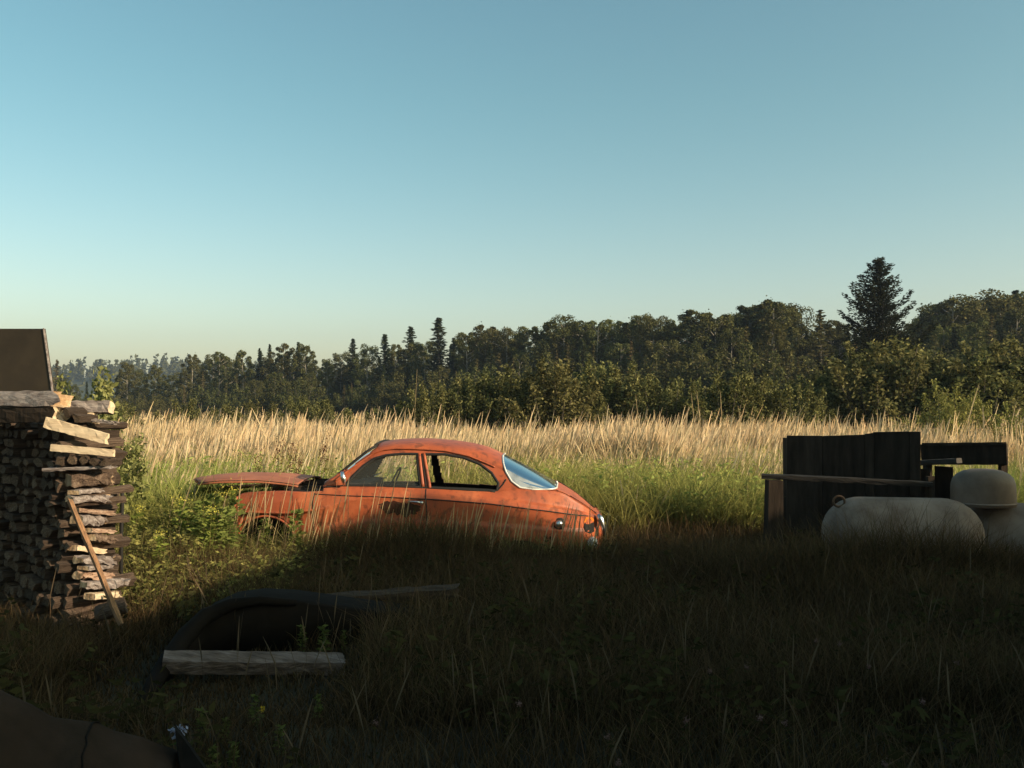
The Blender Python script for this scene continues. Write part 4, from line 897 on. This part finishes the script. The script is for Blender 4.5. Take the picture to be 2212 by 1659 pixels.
# long pieces seen side-on down the sunlit end of the pile
rr = random.Random(17); ends = [(1036, 145, 232, 26, 0), (1062, 150, 215, 10, 1), (1080, 158, 232, 14, 0), (1103, 160, 236, 9, 1), (1120, 165, 248, 22, 0), (1148, 175, 240, 9, 1), (1163, 180, 246, 14, 0), (1185, 150, 240, 12, 1), (1206, 168, 262, 16, 0), (1224, 170, 258, 9, 1), (1240, 176, 250, 14, 0), (1262, 180, 262, 16, 0), (1285, 190, 258, 14, 1)]
M_darkslab = noise_mat('dark_slab', [(.04, .026, .018, 1), (.13, .085, .06, 1), (.25, .18, .13, 1)], 9, .9, .8, (3, 3, 3), per_obj=.3)
SD = ['rough split slab', 'thin flat slat']
for i, (py, x0, x1, hp, kk) in enumerate(ends):
    a = W(x0+rr.uniform(-10, 14), py+rr.uniform(-4, 4), 5.98); b = W(x1+rr.uniform(-26, 12), py+rr.uniform(-6, 6), 6.22)
    thing_beam('split_slab' if kk == 0 else 'slat', f"{SD[kk]} showing its long side, {ordn(i)} down the woodpile's sunlit right end", 'firewood', a, b, .09, hp*6/1917*.92, random.choice([M_logside, M_grey, M_darkslab, M_pale]) if kk else random.choice([M_logside, M_darkslab, M_grey]), (0, 0, 1), .03, .011 if kk == 0 else .004, 60+i, 'slabs at the end of the woodpile', M_endgrain, 10)
# dark panel leaning up on top
a = W(-150, 710, 6.55); b = W(93, 710, 6.40); c = W(113, 850, 6.25); d_ = W(-150, 850, 6.42); nrm = (b-a).cross(d_-a).normalized()*.018
if nrm.y < 0: nrm = -nrm
n0 = Vector((.45, .9, .05)).normalized()*.022; cc = (a+b+c+d_)/4
mb = MB(); mb.add([p-cc for p in (a, b, c, d_)]+[p+n0-cc for p in (a, b, c, d_)], [(0, 3, 2, 1), (4, 5, 6, 7), (0, 1, 5, 4), (1, 2, 6, 5), (2, 3, 7, 6), (3, 0, 4, 7)], 0)
pn = mb.build('wood_panel', [noise_mat('dark_board', [(.016, .011, .006, 1), (.040, .028, .015, 1)], 2.5, .75, .2)], loc=cc, bevel=.003); pn.name = 'dark_board'; tag(pn, 'dark brown sheet panel standing on top of the woodpile', 'panel')
mb = MB(); q0 = b-cc; q1 = c-cc; beam(mb, q0+Vector((.006, 0, 0)), q1+Vector((.004, 0, 0)), .020, .007, (1, 0, 0)); mb.build('panel_lit_rim', M_grey, pn)  # paler strip stands for the sunlit rim of the panel
# leaning board, pale log at the foot, black pipe frame
thing_beam('leaning_board', 'narrow board leaning against the woodpile corner with its top sunlit orange', 'board', W(262, 1350, 5.62), W(150, 1080, 5.86), .024, .044, noise_mat('orange_board', [(.12, .07, .04, 1), (.32, .17, .085, 1)], 5, .85, .3, (6, 6, .6)), (.6, -.7, .3), .01, .003, 90)
o = D.objects.new('split_log', LOGS[3]); COL.objects.link(o); o.location = W(207, 1328, 5.75); o.scale = (.14, .45, .11); o.rotation_euler = (.3, .5, -1.1)
tag(o, 'pale bark-free log chunk lying at the foot of the leaning board', 'firewood', 'split logs stacked in the woodpile')
mb = MB(); P_ = [W(196, 1054, 6.9), W(232, 1056, 6.9), W(258, 1058, 6.9), W(264, 1063, 6.9), W(264, 1090, 6.9), W(262, 1150, 6.9), W(261, 1380, 7.0)]; mb.tube([p-P_[0] for p in P_], .014, 8)
tag(mb.build('metal_pipe', M_rubber, smooth=True, loc=P_[0]), 'bent black metal pipe poking out behind the woodpile', 'pipe')

# ------------------------------------------------------------------ junk on the right: black boxes, bench, tanks
JN = Vector((-.6, -.8, 0))
def slab_px(pts, depth, depth2, th, mat, name, lab, cat, jit=0, seams=None):
    """a board facing the camera, turned a little away from the sun: left side nearer"""
    n_ = len(pts); P = []
    x0 = min(p[0] for p in pts); x1 = max(p[0] for p in pts)
    for px, py in pts:
        d = depth+(depth2-depth)*(px-x0)/(x1-x0); P.append(W(px, py, d))
    c_ = sum(P, Vector())/n_; ez = (P[1]-P[0]); dirx = Vector((P[-1].x-P[0].x, P[-1].y-P[0].y, 0)).normalized(); nb_ = Vector((-dirx.y, dirx.x, 0))*th
    if nb_.y < 0: nb_ = -nb_
    mb = MB(); mb.add([p-c_ for p in P]+[p+nb_-c_ for p in P], [tuple(range(n_-1, -1, -1)), tuple(range(n_, 2*n_))]+[(i, (i+1) % n_, n_+(i+1) % n_, n_+i) for i in range(n_)])
    o = mb.build(name, mat, loc=c_, bevel=.004); tag(o, lab, cat); return o, c_
# dark crate made of upright sheets
bx = empty('dark_crate', G(1845, 9.2)); tag(bx, 'large black boarded box with uneven top standing behind the bench', 'crate')
segs = [(1700, 1776, 941, 941.5), (1777, 1868, 942, 939), (1869, 1888, 938, 935), (1889, 1964, 933.5, 932), (1965, 1989, 932.5, 932.5)]
for i, (a0, a1, t0, t1) in enumerate(segs):
    y0 = 9.62-(a0-1700)/290*.76; y1 = 9.62-(a1-1700)/290*.76; o_ = bx.location
    P = [W(a0, t0, y0), W(a1, t1, y1), Vector((W(a1, 1180, y1).x, y1, 0)), Vector((W(a0, 1180, y0).x, y0, 0))]; off = Vector((0, .003*(i % 2), 0)); bk = Vector((.01, .05, 0))
    mb = MB(); mb.add([p+off-o_ for p in P]+[p+off+bk-o_ for p in P], [(0, 3, 2, 1), (4, 5, 6, 7), (0, 1, 5, 4), (1, 2, 6, 5), (2, 3, 7, 6), (3, 0, 4, 7)])
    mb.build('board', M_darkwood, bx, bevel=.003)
P = [W(1703, 945, 9.62), W(1986, 937, 8.87)]; mb = MB(); q = [P[0]-bx.location, P[1]-bx.location]
mb.add([q[0]+Vector((0, .06, -.01)), q[1]+Vector((0, .06, -.01)), q[1]+Vector((0, .2, -.01)), q[0]+Vector((0, .2, -.01))], [(0, 1, 2, 3)])
for qq in q:
    zz = qq.z-.01; mb.add([(qq.x, qq.y+.06, zz), (qq.x, qq.y+.2, zz), (qq.x, qq.y+.2, 0), (qq.x, qq.y+.06, 0)], [(0, 1, 2, 3)])
mb.build('side_panel', M_darkwood, bx)
# low workbench in front: top rail + post
wb = empty('workbench', G(1670, 8.85)); tag(wb, 'low dark wooden bench with a flat top rail and heavy post before the black box', 'bench')
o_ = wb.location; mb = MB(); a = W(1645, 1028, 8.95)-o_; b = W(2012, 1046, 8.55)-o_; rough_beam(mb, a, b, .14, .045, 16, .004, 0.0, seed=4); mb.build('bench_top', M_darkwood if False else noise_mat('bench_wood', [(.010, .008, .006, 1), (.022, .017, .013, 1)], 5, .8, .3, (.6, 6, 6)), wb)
mb = MB(); t = W(1672, 1037, 8.85)-o_; bt = Vector((W(1668, 1180, 8.85).x, 8.85, 0))-o_; mb.tube([bt, (t+bt)/2+Vector((.004, 0, 0)), t], [.112, .108, .100], 4); q = mb.build('post', M_darkwood, wb)
mb = MB(); mb.box(W(2010, 1085, 8.60)-o_, (.06, .06, .5), jit=.004); mb.build('post', M_darkwood, wb)
# dark beam on legs to the right
rb = empty('trestle', G(2085, 9.6)); tag(rb, 'dark horizontal trough on legs right of the black box above the tank dome', 'trestle'); o_ = rb.location
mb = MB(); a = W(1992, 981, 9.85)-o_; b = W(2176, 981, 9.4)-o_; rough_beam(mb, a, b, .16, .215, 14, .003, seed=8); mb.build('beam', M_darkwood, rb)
mb = MB(); rough_beam(mb, W(1992, 960, 9.74)-o_, W(2174, 958.5, 9.29)-o_, .02, .03, 12, .003, seed=9); mb.build('top_batten', M_darkwood, rb)
for px in (2166, 2004):
    mb = MB(); p = W(px, 1000, 9.42 if px > 2100 else 9.8)-o_; mb.box((p.x, p.y, p.z/2-.02), (.07, .07, p.z+.1), jit=.004); mb.build('leg', M_darkwood, rb)
sp = empty('plank_stand', G(2035, 9.2)); tag(sp, 'short grey plank on a dark upright between black box and tank dome', 'stand'); o_ = sp.location
mb = MB(); rough_beam(mb, W(1990, 1000, 9.3)-o_, W(2072, 995, 9.0)-o_, .12, .05, 8, .003, seed=12); mb.build('plank', noise_mat('grey_plank', [(.03, .026, .022, 1), (.065, .056, .048, 1)], 5, .85, .3), sp)
mb = MB(); mb.box(Vector((W(2040, 1050, 9.2).x, 9.2, .48))-o_, (.17, .05, .96), Matrix.Rotation(-.62, 3, 'Z'), jit=.006); mb.build('upright', M_darkwood, sp)
mb = MB(); mb.box(Vector((W(2000, 1050, 9.2).x, 9.2, .47))-o_, (.10, .05, .92), Matrix.Rotation(-.62, 3, 'Z'), jit=.006); mb.build('upright', M_darkwood, sp)
# propane tanks
M_tank = noise_mat('chalky_tank_paint', [(.06, .036, .024, 1), (.19, .143, .114, 1), (.27, .212, .176, 1)], 2.2, .75, .2, spec=.2, pos=(.25, .75))
def capsule(mb, a, b, r, cap=.55, n=36):
    ax_ = (b-a).normalized(); L_ = (b-a).length; pts = []; R = []
    for t in np.linspace(0, 1, 10): pts.append(a+ax_*(r*cap*(1-math.cos(t*math.pi/2)))); R.append(max(.004, r*math.sin(t*math.pi/2)))
    for t in np.linspace(0, 1, 10): pts.append(b-ax_*(r*cap*(1-math.sin(t*math.pi/2)))); R.append(max(.004, r*math.cos(t*math.pi/2)))
    mb.tube(pts, R, n)
def tank(name, lab, a, b, r, cap=.6):
    e = empty(name, (a.x, a.y, 0)); o_ = e.location; tag(e, lab, 'propane tank', 'propane tanks'); mb = MB(); capsule(mb, a-o_, b-o_, r, cap); mb.build('tank_shell', M_tank, e, True)
    ax_ = (b-a).normalized()
    for t in (.2, .8):
        p = a+(b-a)*t-o_; mb = MB(); mb.box((p.x, p.y, max(.03, (p.z-r)*.5+.02)), (.05, r*1.2, max(.08, p.z-r+.1)), jit=.002); mb.build('leg', M_darkwood, e)
    return e, o_
d1 = 8.15; zt = W(1950, 1074, d1).z; r1 = .33
a = W(1776, 1150, d1+.10); a.z = zt-r1; b = W(2122, 1150, d1-.05); b.z = zt-r1-.01
t1, o_ = tank('propane_tank', 'whitish horizontal propane tank with a lifting ring lying before the bench', a, b, r1, 1.05)
c = W(1812, 1083, d1)-o_; mb = MB(); mb.tube([(c.x+.052*math.cos(q), c.y, c.z+.048*math.sin(q)) for q in np.linspace(0, 2*math.pi, 20)], .011, 6, cap=False); mb.build('lifting_ring', noise_mat('rusty_iron', [(.05, .03, .02, 1), (.12, .07, .04, 1)], 20), t1, True)
a2_, b2_ = a, b; a = W(2075, 1150, 8.75); b = W(2420, 1150, 8.35); zz = W(2130, 1089, 8.5).z; a.z = b.z = zz-.36
for t in (.21, .79):
    p = a+(b-a)*t-o_; mb = MB(); ax_ = (b-a).normalized(); u_ = Vector((0, 0, 1)); v_ = ax_.cross(u_); mb.tube([p+(u_*math.cos(q)+v_*math.sin(q))*(r1+.001) for q in np.linspace(0, 2*math.pi, 40)], .005, 5, cap=False); mb.build('weld_seam', M_tank, t1, True)
mb = MB(); p = a+(b-a)*.62-o_; mb.tube([(p.x, p.y, p.z+r1-.01), (p.x, p.y, p.z+r1+.03)], [.03, .026], 10); mb.build('valve_boss', M_tank, t1)
t2, o_ = tank('propane_tank', 'second propane tank with a round hinged dome cover at the far right', a, b, .36, .6)
c0 = W(2124, 1088, 8.45); r2 = 66/1917*8.45; mb = MB(); zb = c0.z-.02-o_.z; hh = W(2124, 1012, 8.45).z-c0.z+.02
prof = [(1.0, 0), (1.005, .05), (1.0, .45), (.985, .60), (.93, .74), (.80, .86), (.60, .94), (.35, .985), (.02, 1.0)]
V = []; n_ = 36
for rr_, hz_ in prof:
    for k in range(n_): V.append((c0.x-o_.x+r2*rr_*math.cos(2*math.pi*k/n_), c0.y-o_.y+.8*r2*rr_*math.sin(2*math.pi*k/n_), zb+hh*hz_))
F = [(i*n_+k, i*n_+(k+1) % n_, (i+1)*n_+(k+1) % n_, (i+1)*n_+k) for i in range(len(prof)-1) for k in range(n_)]; F.append(tuple((len(prof)-1)*n_+k for k in range(n_))); F.append(tuple(range(n_-1, -1, -1)))
mb.add(V, F); mb.build('dome_cover', noise_mat('dome_paint', [(.08, .052, .035, 1), (.18, .130, .098, 1)], 3, .6, .1), t2, True)
mb = MB(); mb.tube([(c0.x-o_.x+r2*1.01*math.cos(q), c0.y-o_.y+.8*r2*1.01*math.sin(q), zb+.03) for q in np.linspace(0, 2*math.pi, 40)], .010, 6, cap=False); mb.build('dome_rim', M_tank, t2, True)

# ------------------------------------------------------------------ foreground: arched dark panel with planks, post, tarp
M_tarp = noise_mat('brown_tarp', [(.022, .015, .010, 1), (.048, .031, .022, 1)], 3, .95, .25, bscale=120, spec=.05)
M_blk = noise_mat('black_sheet_metal', [(.005, .004, .003, 1), (.012, .009, .007, 1)], 6, .95, .2, spec=.1)
# arched panel (an old curved sheet): profile along the photo's arch, extruded away from the camera
prof = [(300, 1545), (330, 1480), (365, 1425), (400, 1375), (445, 1330), (500, 1305), (560, 1297), (640, 1301), (720, 1312), (800, 1322), (900, 1333), (985, 1345)]
DP = [4.62, 4.9, 5.15, 5.35, 5.5, 5.6, 5.65, 5.75, 5.85, 5.95, 6.1, 6.25]; P0 = [W(a, b, q) for (a, b), q in zip(prof, DP)]; o_ = Vector((P0[0].x, P0[0].y, 0)); V = []; n_ = len(P0)
for k, (dy, dz) in enumerate(((0, -.0), (.04, .012), (.28, .02), (.45, -.03), (.50, -.15))):
    V += [p+Vector((-.02*k, dy, dz))-o_ for p in P0]
F = [(k*n_+i, k*n_+i+1, (k+1)*n_+i+1, (k+1)*n_+i) for k in range(4) for i in range(n_-1)]
V2 = [Vector((p.x, p.y+.06, min(p.z, .0)))-o_ for p in P0]; b0 = len(V); V += V2; F += [(i, b0+i, b0+i+1, i+1) for i in range(n_-1)]
ar = obj('arched_sheet', mesh('arched_sheet', V, F, True), M_blk, loc=o_); sm = ar.modifiers.new('s', 'SOLIDIFY'); sm.thickness = .006
tag(ar, 'black arched sheet of old metal lying behind the pale fallen post', 'scrap metal')
mb = MB(); mb.tube([p+Vector((0, -.004, 0))-o_ for p in P0[:8]], [.03, .045, .055, .055, .05, .04, .03, .02], 8); mb.build('rolled_edge', M_blk, ar, True)
thing_beam('plank', 'rotten brown plank lying across the right of the arched black sheet', 'plank', W(690, 1297, 6.3), W(985, 1276, 6.5), .10, .065, noise_mat('rotten_plank', [(.022, .014, .009, 1), (.07, .045, .028, 1)], 6, .9, .6, (.6, 6, 6)), (0, -.2, 1), .03, .006, 31, 'planks on the arched sheet')
thing_beam('plank', 'thin dark plank along the top of the arched black sheet', 'plank', W(540, 1292, 6.1), W(740, 1302, 6.2), .10, .03, M_darkwood, (0, -.2, 1), .02, .005, 32, 'planks on the arched sheet')
thing_beam('fallen_post', 'pale weathered split post lying in the dark foreground grass', 'post', W(352, 1430, 5.05), W(742, 1434, 5.35), .10, .088, noise_mat('silvery_post', [(.035, .024, .018, 1), (.11, .08, .065, 1), (.19, .155, .145, 1)], 4, .85, .6, (.8, 7, 7)), (0, -.45, 1), .02, .0035, 33, None, M_grey, 22)
# draped tarp bottom left: height profile along the ridge seen in the photo, falling towards camera
rid = [(-160, 1395, 3.0), (0, 1486, 3.0), (60, 1515, 3.02), (105, 1543, 3.05), (160, 1550, 3.1), (200, 1556, 3.15), (240, 1575, 3.2), (300, 1590, 3.25), (340, 1608, 3.3), (385, 1622, 3.35)]
t_ = np.linspace(0, len(rid)-1, 60); R_ = [Vector(W(np.interp(t, range(len(rid)), [r[0] for r in rid]), np.interp(t, range(len(rid)), [r[1] for r in rid]), np.interp(t, range(len(rid)), [r[2] for r in rid]))) for t in t_]
o_ = Vector((R_[0].x, R_[0].y, 0)); V = []; m_ = 34
for i, p in enumerate(R_):
    for j in range(m_):
        s = j/(m_-1)
        if j < 8:      # back side, falling behind the ridge
            q = (8-j)/8; pt = Vector((p.x+.03*q, p.y+.22*q, p.z-.40*q**1.4*p.z/.6))
        else:
            q = (j-8)/(m_-9); fold = .055*math.sin(i*.21+q*2.3)*q+.03*math.sin(i*.47-q*5)*q+.012*math.sin(i*.9+q*9)*q
            pt = Vector((p.x+.28*q, p.y-1.0*q, p.z*(1-q**1.7)*1.0+fold-.01))
        V.append(pt-o_)
F = [(i*m_+j, i*m_+j+1, (i+1)*m_+j+1, (i+1)*m_+j) for i in range(len(R_)-1) for j in range(m_-1)]
tp = obj('tarpaulin', mesh('tarp', V, F, True), M_tarp, loc=o_); tag(tp, 'smooth dark brown tarp with a sewn seam draped in the lower left corner', 'tarp')
sm = tp.modifiers.new('s', 'SOLIDIFY'); sm.thickness = .004
ii = min(range(60), key=lambda k: abs((R_[k].x/R_[k].y)-(212-1106)/1917)); mb = MB(); mb.tube([Vector(V[(ii+int((j-8)*.30) if j > 8 else ii)*m_+j])+Vector((0, 0, .004)) for j in range(6, 30)], .0035, 5); mb.build('seam', M_blk, tp, True)
# dark board corner standing at the tarp's end
P = [W(560, 1548, 3.5), W(655, 1668, 3.3), W(620, 1740, 3.3), W(545, 1740, 3.5)]
P = [W(378, 1575, 3.32), W(392, 1590, 3.30), W(470, 1700, 3.1), W(400, 1720, 3.1), W(384, 1640, 3.3)]; c_ = sum(P, Vector())/5; bk = Vector((-.02, .05, 0))
mb = MB(); mb.add([p-c_ for p in P]+[p+bk-c_ for p in P], [(4, 3, 2, 1, 0), (5, 6, 7, 8, 9)]+[(i, (i+1) % 5, 5+(i+1) % 5, 5+i) for i in range(5)])
tag(mb.build('board', M_blk, loc=c_), 'black angular board edge at the right end of the brown tarp', 'board')
# ------------------------------------------------------------------ individual plants and flowers
def plant_mesh(seed, h, nl, size, cols, stem_c, flower=None, spread=.10):
    rg_ = np.random.default_rng(seed); P0 = np.zeros((3, 2))+rg_.uniform(-.02, .02, (3, 2))
    st = blades(P0, np.array([h, h*.85, h*.7]), np.full(3, .009), rg_.uniform(0, .15, 3), rg_.uniform(0, 6.28, 3), rg_.uniform(0, .1, 3), stem_c, stem_c, 4, [1, .9, .8, .6, .4], rg=rg_)
    t = rg_.uniform(.12, .98, nl); az = rg_.uniform(0, 6.28, nl); r = spread*rg_.uniform(.3, 1, nl)*(1.2-t*.7)
    C = np.stack([np.cos(az)*r, np.sin(az)*r, h*t], -1); a = np.stack([np.cos(az), np.sin(az), rg_.uniform(-.5, .7, nl)], -1); a /= np.linalg.norm(a, axis=1, keepdims=True)
    b = np.cross(a, rand_dirs(nl, rg_)); b /= np.linalg.norm(b, axis=1, keepdims=True); s = size*rg_.uniform(.6, 1.3, (nl, 1)); w_ = rg_.uniform(0, 1, (nl, 1))
    lf = diamonds(C, a*s*.5, b*s*.18, np.array(cols[0])*(1-w_)+np.array(cols[1])*w_)
    out = [('stem', st), ('leaves', lf)]
    if flower:
        n = flower[2]; C = rg_.normal(size=(n, 3))*np.array(flower[3])+np.array((0, 0, h*1.0)); w_ = rg_.uniform(0, 1, (n, 1))
        out.append(('blossoms', leaves_at(C, flower[4], rg_, (flower[0], flower[1]), .6)))
    return [(nm, (lambda me: (me.materials.append(M_grass), me)[1])(mesh(nm, V, F, col=c))) for nm, (V, F, c) in out]
def place(P, name, loc, s, rz):
    e = empty(name, loc, rz); e.scale = (s, s, s)
    for nm, me in P: o = D.objects.new(nm, me); COL.objects.link(o); o.parent = e
    return e
GC = ((.11, .15, .03), (.30, .33, .08)); YF = ((.55, .50, .08), (.75, .66, .14))
GOLD = [plant_mesh(700+i, .75, 130, .085, GC, (.16, .14, .05), (YF[0], YF[1], 90, (.05, .05, .035), .015), .11) for i in range(3)]
WEED = [plant_mesh(710+i, .70, 190, .08, ((.09, .12, .03), (.22, .25, .07)), (.14, .11, .05), None, .12) for i in range(3)]
rr = random.Random(4)
gl_ = [(392, 1072, 8.2), (500, 1050, 8.9), (455, 1098, 7.9), (478, 1064, 8.8), (350, 1148, 7.5), (300, 1095, 8.4)]
gl_.sort(); NAMES = []
for i, (px, py, d) in enumerate(gl_):
    s = W(px, py, d).z/.78; e = place(GOLD[i % 3], 'goldenrod', G(px, d), s, rr.uniform(0, 6)); tag(e, f"goldenrod with a yellow flower head, {ordn(i)} from the woodpile toward the car's nose", 'plant', 'goldenrods by the car nose')
wl_ = sorted([(508, 1072, 8.35), (575, 1120, 8.35), (495, 1092, 8.2), (640, 1100, 8.3), (470, 1112, 8.1), (440, 1080, 8.0), (465, 1062, 8.5), (490, 1100, 8.0), (430, 1120, 8.3), (405, 1095, 8.5), (540, 1056, 9.3), (600, 1056, 9.3), (640, 1054, 9.3), (450, 1052, 9.2), (500, 1050, 9.3), (420, 1060, 9.6)])
for i, (px, py, d) in enumerate(wl_):
    s = W(px, py, d).z/.70; e = place(WEED[i % 3], 'leafy_weed', G(px, d), s, rr.uniform(0, 6)); tag(e, f"leafy green weed {ordn(i)} from the left among those growing around the open hood", 'plant', 'weeds around the open hood')
# brown dock seed heads
DK = [plant_mesh(730+i, .95, 22, .07, ((.10, .08, .03), (.18, .14, .05)), (.10, .05, .03), ((.06, .025, .015), (.15, .07, .04), 160, (.035, .035, .10), .022), .06) for i in range(2)]
for i, (px, py, d) in enumerate([(604, 948, 11.0), (628, 962, 10.8), (648, 978, 10.4), (560, 990, 10.6), (700, 950, 11.4)]):
    s = W(px, py, d).z/1.1; tag(place(DK[i % 2], 'dock_plant', G(px, d), s, i*1.3), f"dark brown dock seed stalk in the golden grass, {ordn([1, 2, 3, 0, 4][i])} from the left", 'plant', 'docks in the meadow')
# broad single tall reeds standing over the meadow
def reed(px0, py0, px1, py1, d, lab, i):
    a = W(px0, py0, d); b = W(px1, py1, d); a0 = Vector((a.x, a.y, 0)); mb = MB(); k = b-a0
    n = 12; pts = [a0+k*t-a0 for t in np.linspace(0, 1, n)]; R = [.0020 if t < .62 else (.004 if i == 0 else .008)*math.sin(math.pi*min(1, (t-.6)/.42)*.93+.15) for t in np.linspace(0, 1, n)]
    mb.tube(pts, [max(.0018, r) for r in R], 5); tag(mb.build('tall_grass_stalk', M_reed, smooth=True, loc=a0), lab, 'grass stalk', 'tall stalks over the meadow')
M_reed = noise_mat('dry_reed', [(.16, .12, .06, 1), (.30, .22, .12, 1)], 30, .9, .2)
reed(884, 930, 901, 797, 12, 'very tall upright dry stalk against the dark bushes above the car roof', 0)
reed(1395, 900, 1373, 852, 14, 'tall dry stalk leaning left over the brightest golden grass', 1)
reed(1516, 880, 1493, 848, 13, 'dry plume leaning left before the bushes, right of the brightest grass', 2)
reed(1530, 890, 1505, 843, 13.4, 'thin dry stalk leaning left just beside the dry plume', 3)
reed(1566, 880, 1556, 845, 13.6, 'short dry stalk right of the leaning plume', 4)
# small thistly plants in the near foreground shade
TH = [plant_mesh(750+i, .30, 70, .06, ((.06, .075, .02), (.13, .15, .045)), (.06, .05, .03), None, .05) for i in range(3)]
fl = sorted([(442, 1530, 4.1), (492, 1545, 4.2), (555, 1500, 4.4), (610, 1560, 4.0), (510, 1600, 3.8), (465, 1612, 3.7), (690, 1500, 4.5), (655, 1350, 5.7), (700, 1345, 5.6), (745, 1360, 5.8)])
for i, (px, py, d) in enumerate(fl):
    zt_ = max(.12, W(px, py, d).z); tag(place(TH[i % 3], 'small_weed', G(px, d), zt_/.30, i*1.1), f"small dark green weed in the shade, {ordn(i)} from the left near the fallen post", 'plant', 'weeds in the near shade')
CL = [plant_mesh(760+i, .32, 8, .03, ((.02, .022, .01), (.045, .045, .02)), (.035, .026, .015), ((.12, .07, .065), (.20, .13, .11), 40, (.006, .0065, .0065), .009), .04) for i in range(2)]
fl = sorted([(2258-1, 1445), (1531, 1450), (1610, 1440), (1480, 1555), (1636, 1550), (1690, 1560), (1872, 1440), (2060, 1430), (1310, 1590), (1760, 1385), (1810, 1390), (1335, 1650), (815, 1560), (1905, 1650), (1120, 1520), (1985, 1515)])
for i, (px, py) in enumerate(fl):
    d = (H-.30)/((py-874)/1917); d = max(3.0, min(d, 6.5)); zt_ = W(px, py, d).z
    tag(place(CL[i % 2], 'clover_flower', G(px, d), zt_/.32, i), f"faint pinkish clover head in the dark foreground grass, {ordn(i)} from the left", 'flower', 'clover flowers in the foreground')
BF = plant_mesh(770, .2, 14, .05, ((.05, .07, .02), (.1, .12, .04)), (.06, .06, .03), ((.20, .22, .32), (.32, .34, .44), 60, (.010, .010, .010), .014), .03)
d = 3.6; tag(place(BF, 'aster_flower', G(391, d), W(391, 1580, d).z/.2, 0), 'pale bluish flower cluster just above the end of the brown tarp', 'flower')
YB = plant_mesh(771, .2, 14, .05, ((.05, .07, .02), (.1, .12, .04)), (.06, .06, .03), ((.45, .30, .02), (.5, .36, .03), 30, (.008, .008, .008), .012), .03)
d = 4.2; tag(place(YB, 'buttercup_flower', G(571, d), W(571, 1532, d).z/.2, 0), 'single small yellow flower in the dark grass below the fallen post', 'flower')

# ------------------------------------------------------------------ the barn beside the photographer with a roofline shaped to shade the yard (outside the frame)
M_barn = noise_mat('barn_boards', [(.10, .075, .05, 1), (.22, .17, .12, 1)], 3, .9, .4, (8, 8, .4)); M_roof = noise_mat('barn_roof', [(.12, .12, .12, 1), (.22, .21, .2, 1)], 2, .6, .2, (6, 1, 1))
bn = empty('barn', (5.0, 3.0, 0)); tag(bn, 'weathered board barn standing beside the yard and shading the grass', 'barn')
prof = [(0, 3.12), (1.7, 3.42), (3.2, 4.3), (4.5, 4.95), (5.8, 4.66), (8.0, 4.58), (8.6, 4.98), (19, 5.2)]
V = []; F = []
for y in (0, -11):
    V += [(x, y, 0) for x, _ in prof]+[(x, y, z) for x, z in prof]
k = len(prof)
for s in (0, 1):
    b = s*2*k; F += [(b+i, b+i+1, b+k+i+1, b+k+i) for i in range(k-1)]
F += [(0, k, 3*k, 2*k), (k-1, 2*k-1, 4*k-1, 3*k-1)]
obj('wall', mesh('barn_wall', V, F), M_barn, bn)
V = []; 
for y in (.12, -11.12):
    for dz in (.02, .08): V += [(x+(-.12 if i == 0 else .12 if i == k-1 else 0), y, z+dz) for i, (x, z) in enumerate(prof)]
F = [(i, i+1, 2*k+i+1, 2*k+i) for i in range(k-1)]+[(k+i, k+i+1, 3*k+i+1, 3*k+i) for i in range(k-1)]+[(i, i+1, k+i+1, k+i) for i in range(k-1)]+[(0, k, 3*k, 2*k), (k-1, 2*k-1, 4*k-1, 3*k-1)]
obj('roof', mesh('barn_roof', V, F), M_roof, bn)
mb = MB(); mb.box((.93, -5.3, 1.86), (1.9, 7.0, 3.72)); mb.build('shade_block', M_barn, bn)  # unseen block added so the near left corner falls in shade
mb = MB(); mb.box((.93, -5.3, 3.77), (2.1, 7.2, .09)); mb.build('shade_block_top', M_roof, bn)
mb = MB(); mb.box((-.035, -3.2, 1.05), (.03, 1.0, 2.1)); dr = mb.build('door', M_darkwood, bn); mb = MB(); mb.box((-.07, -2.85, 1.0), (.04, .03, .16)); mb.build('handle', M_rubber, dr)
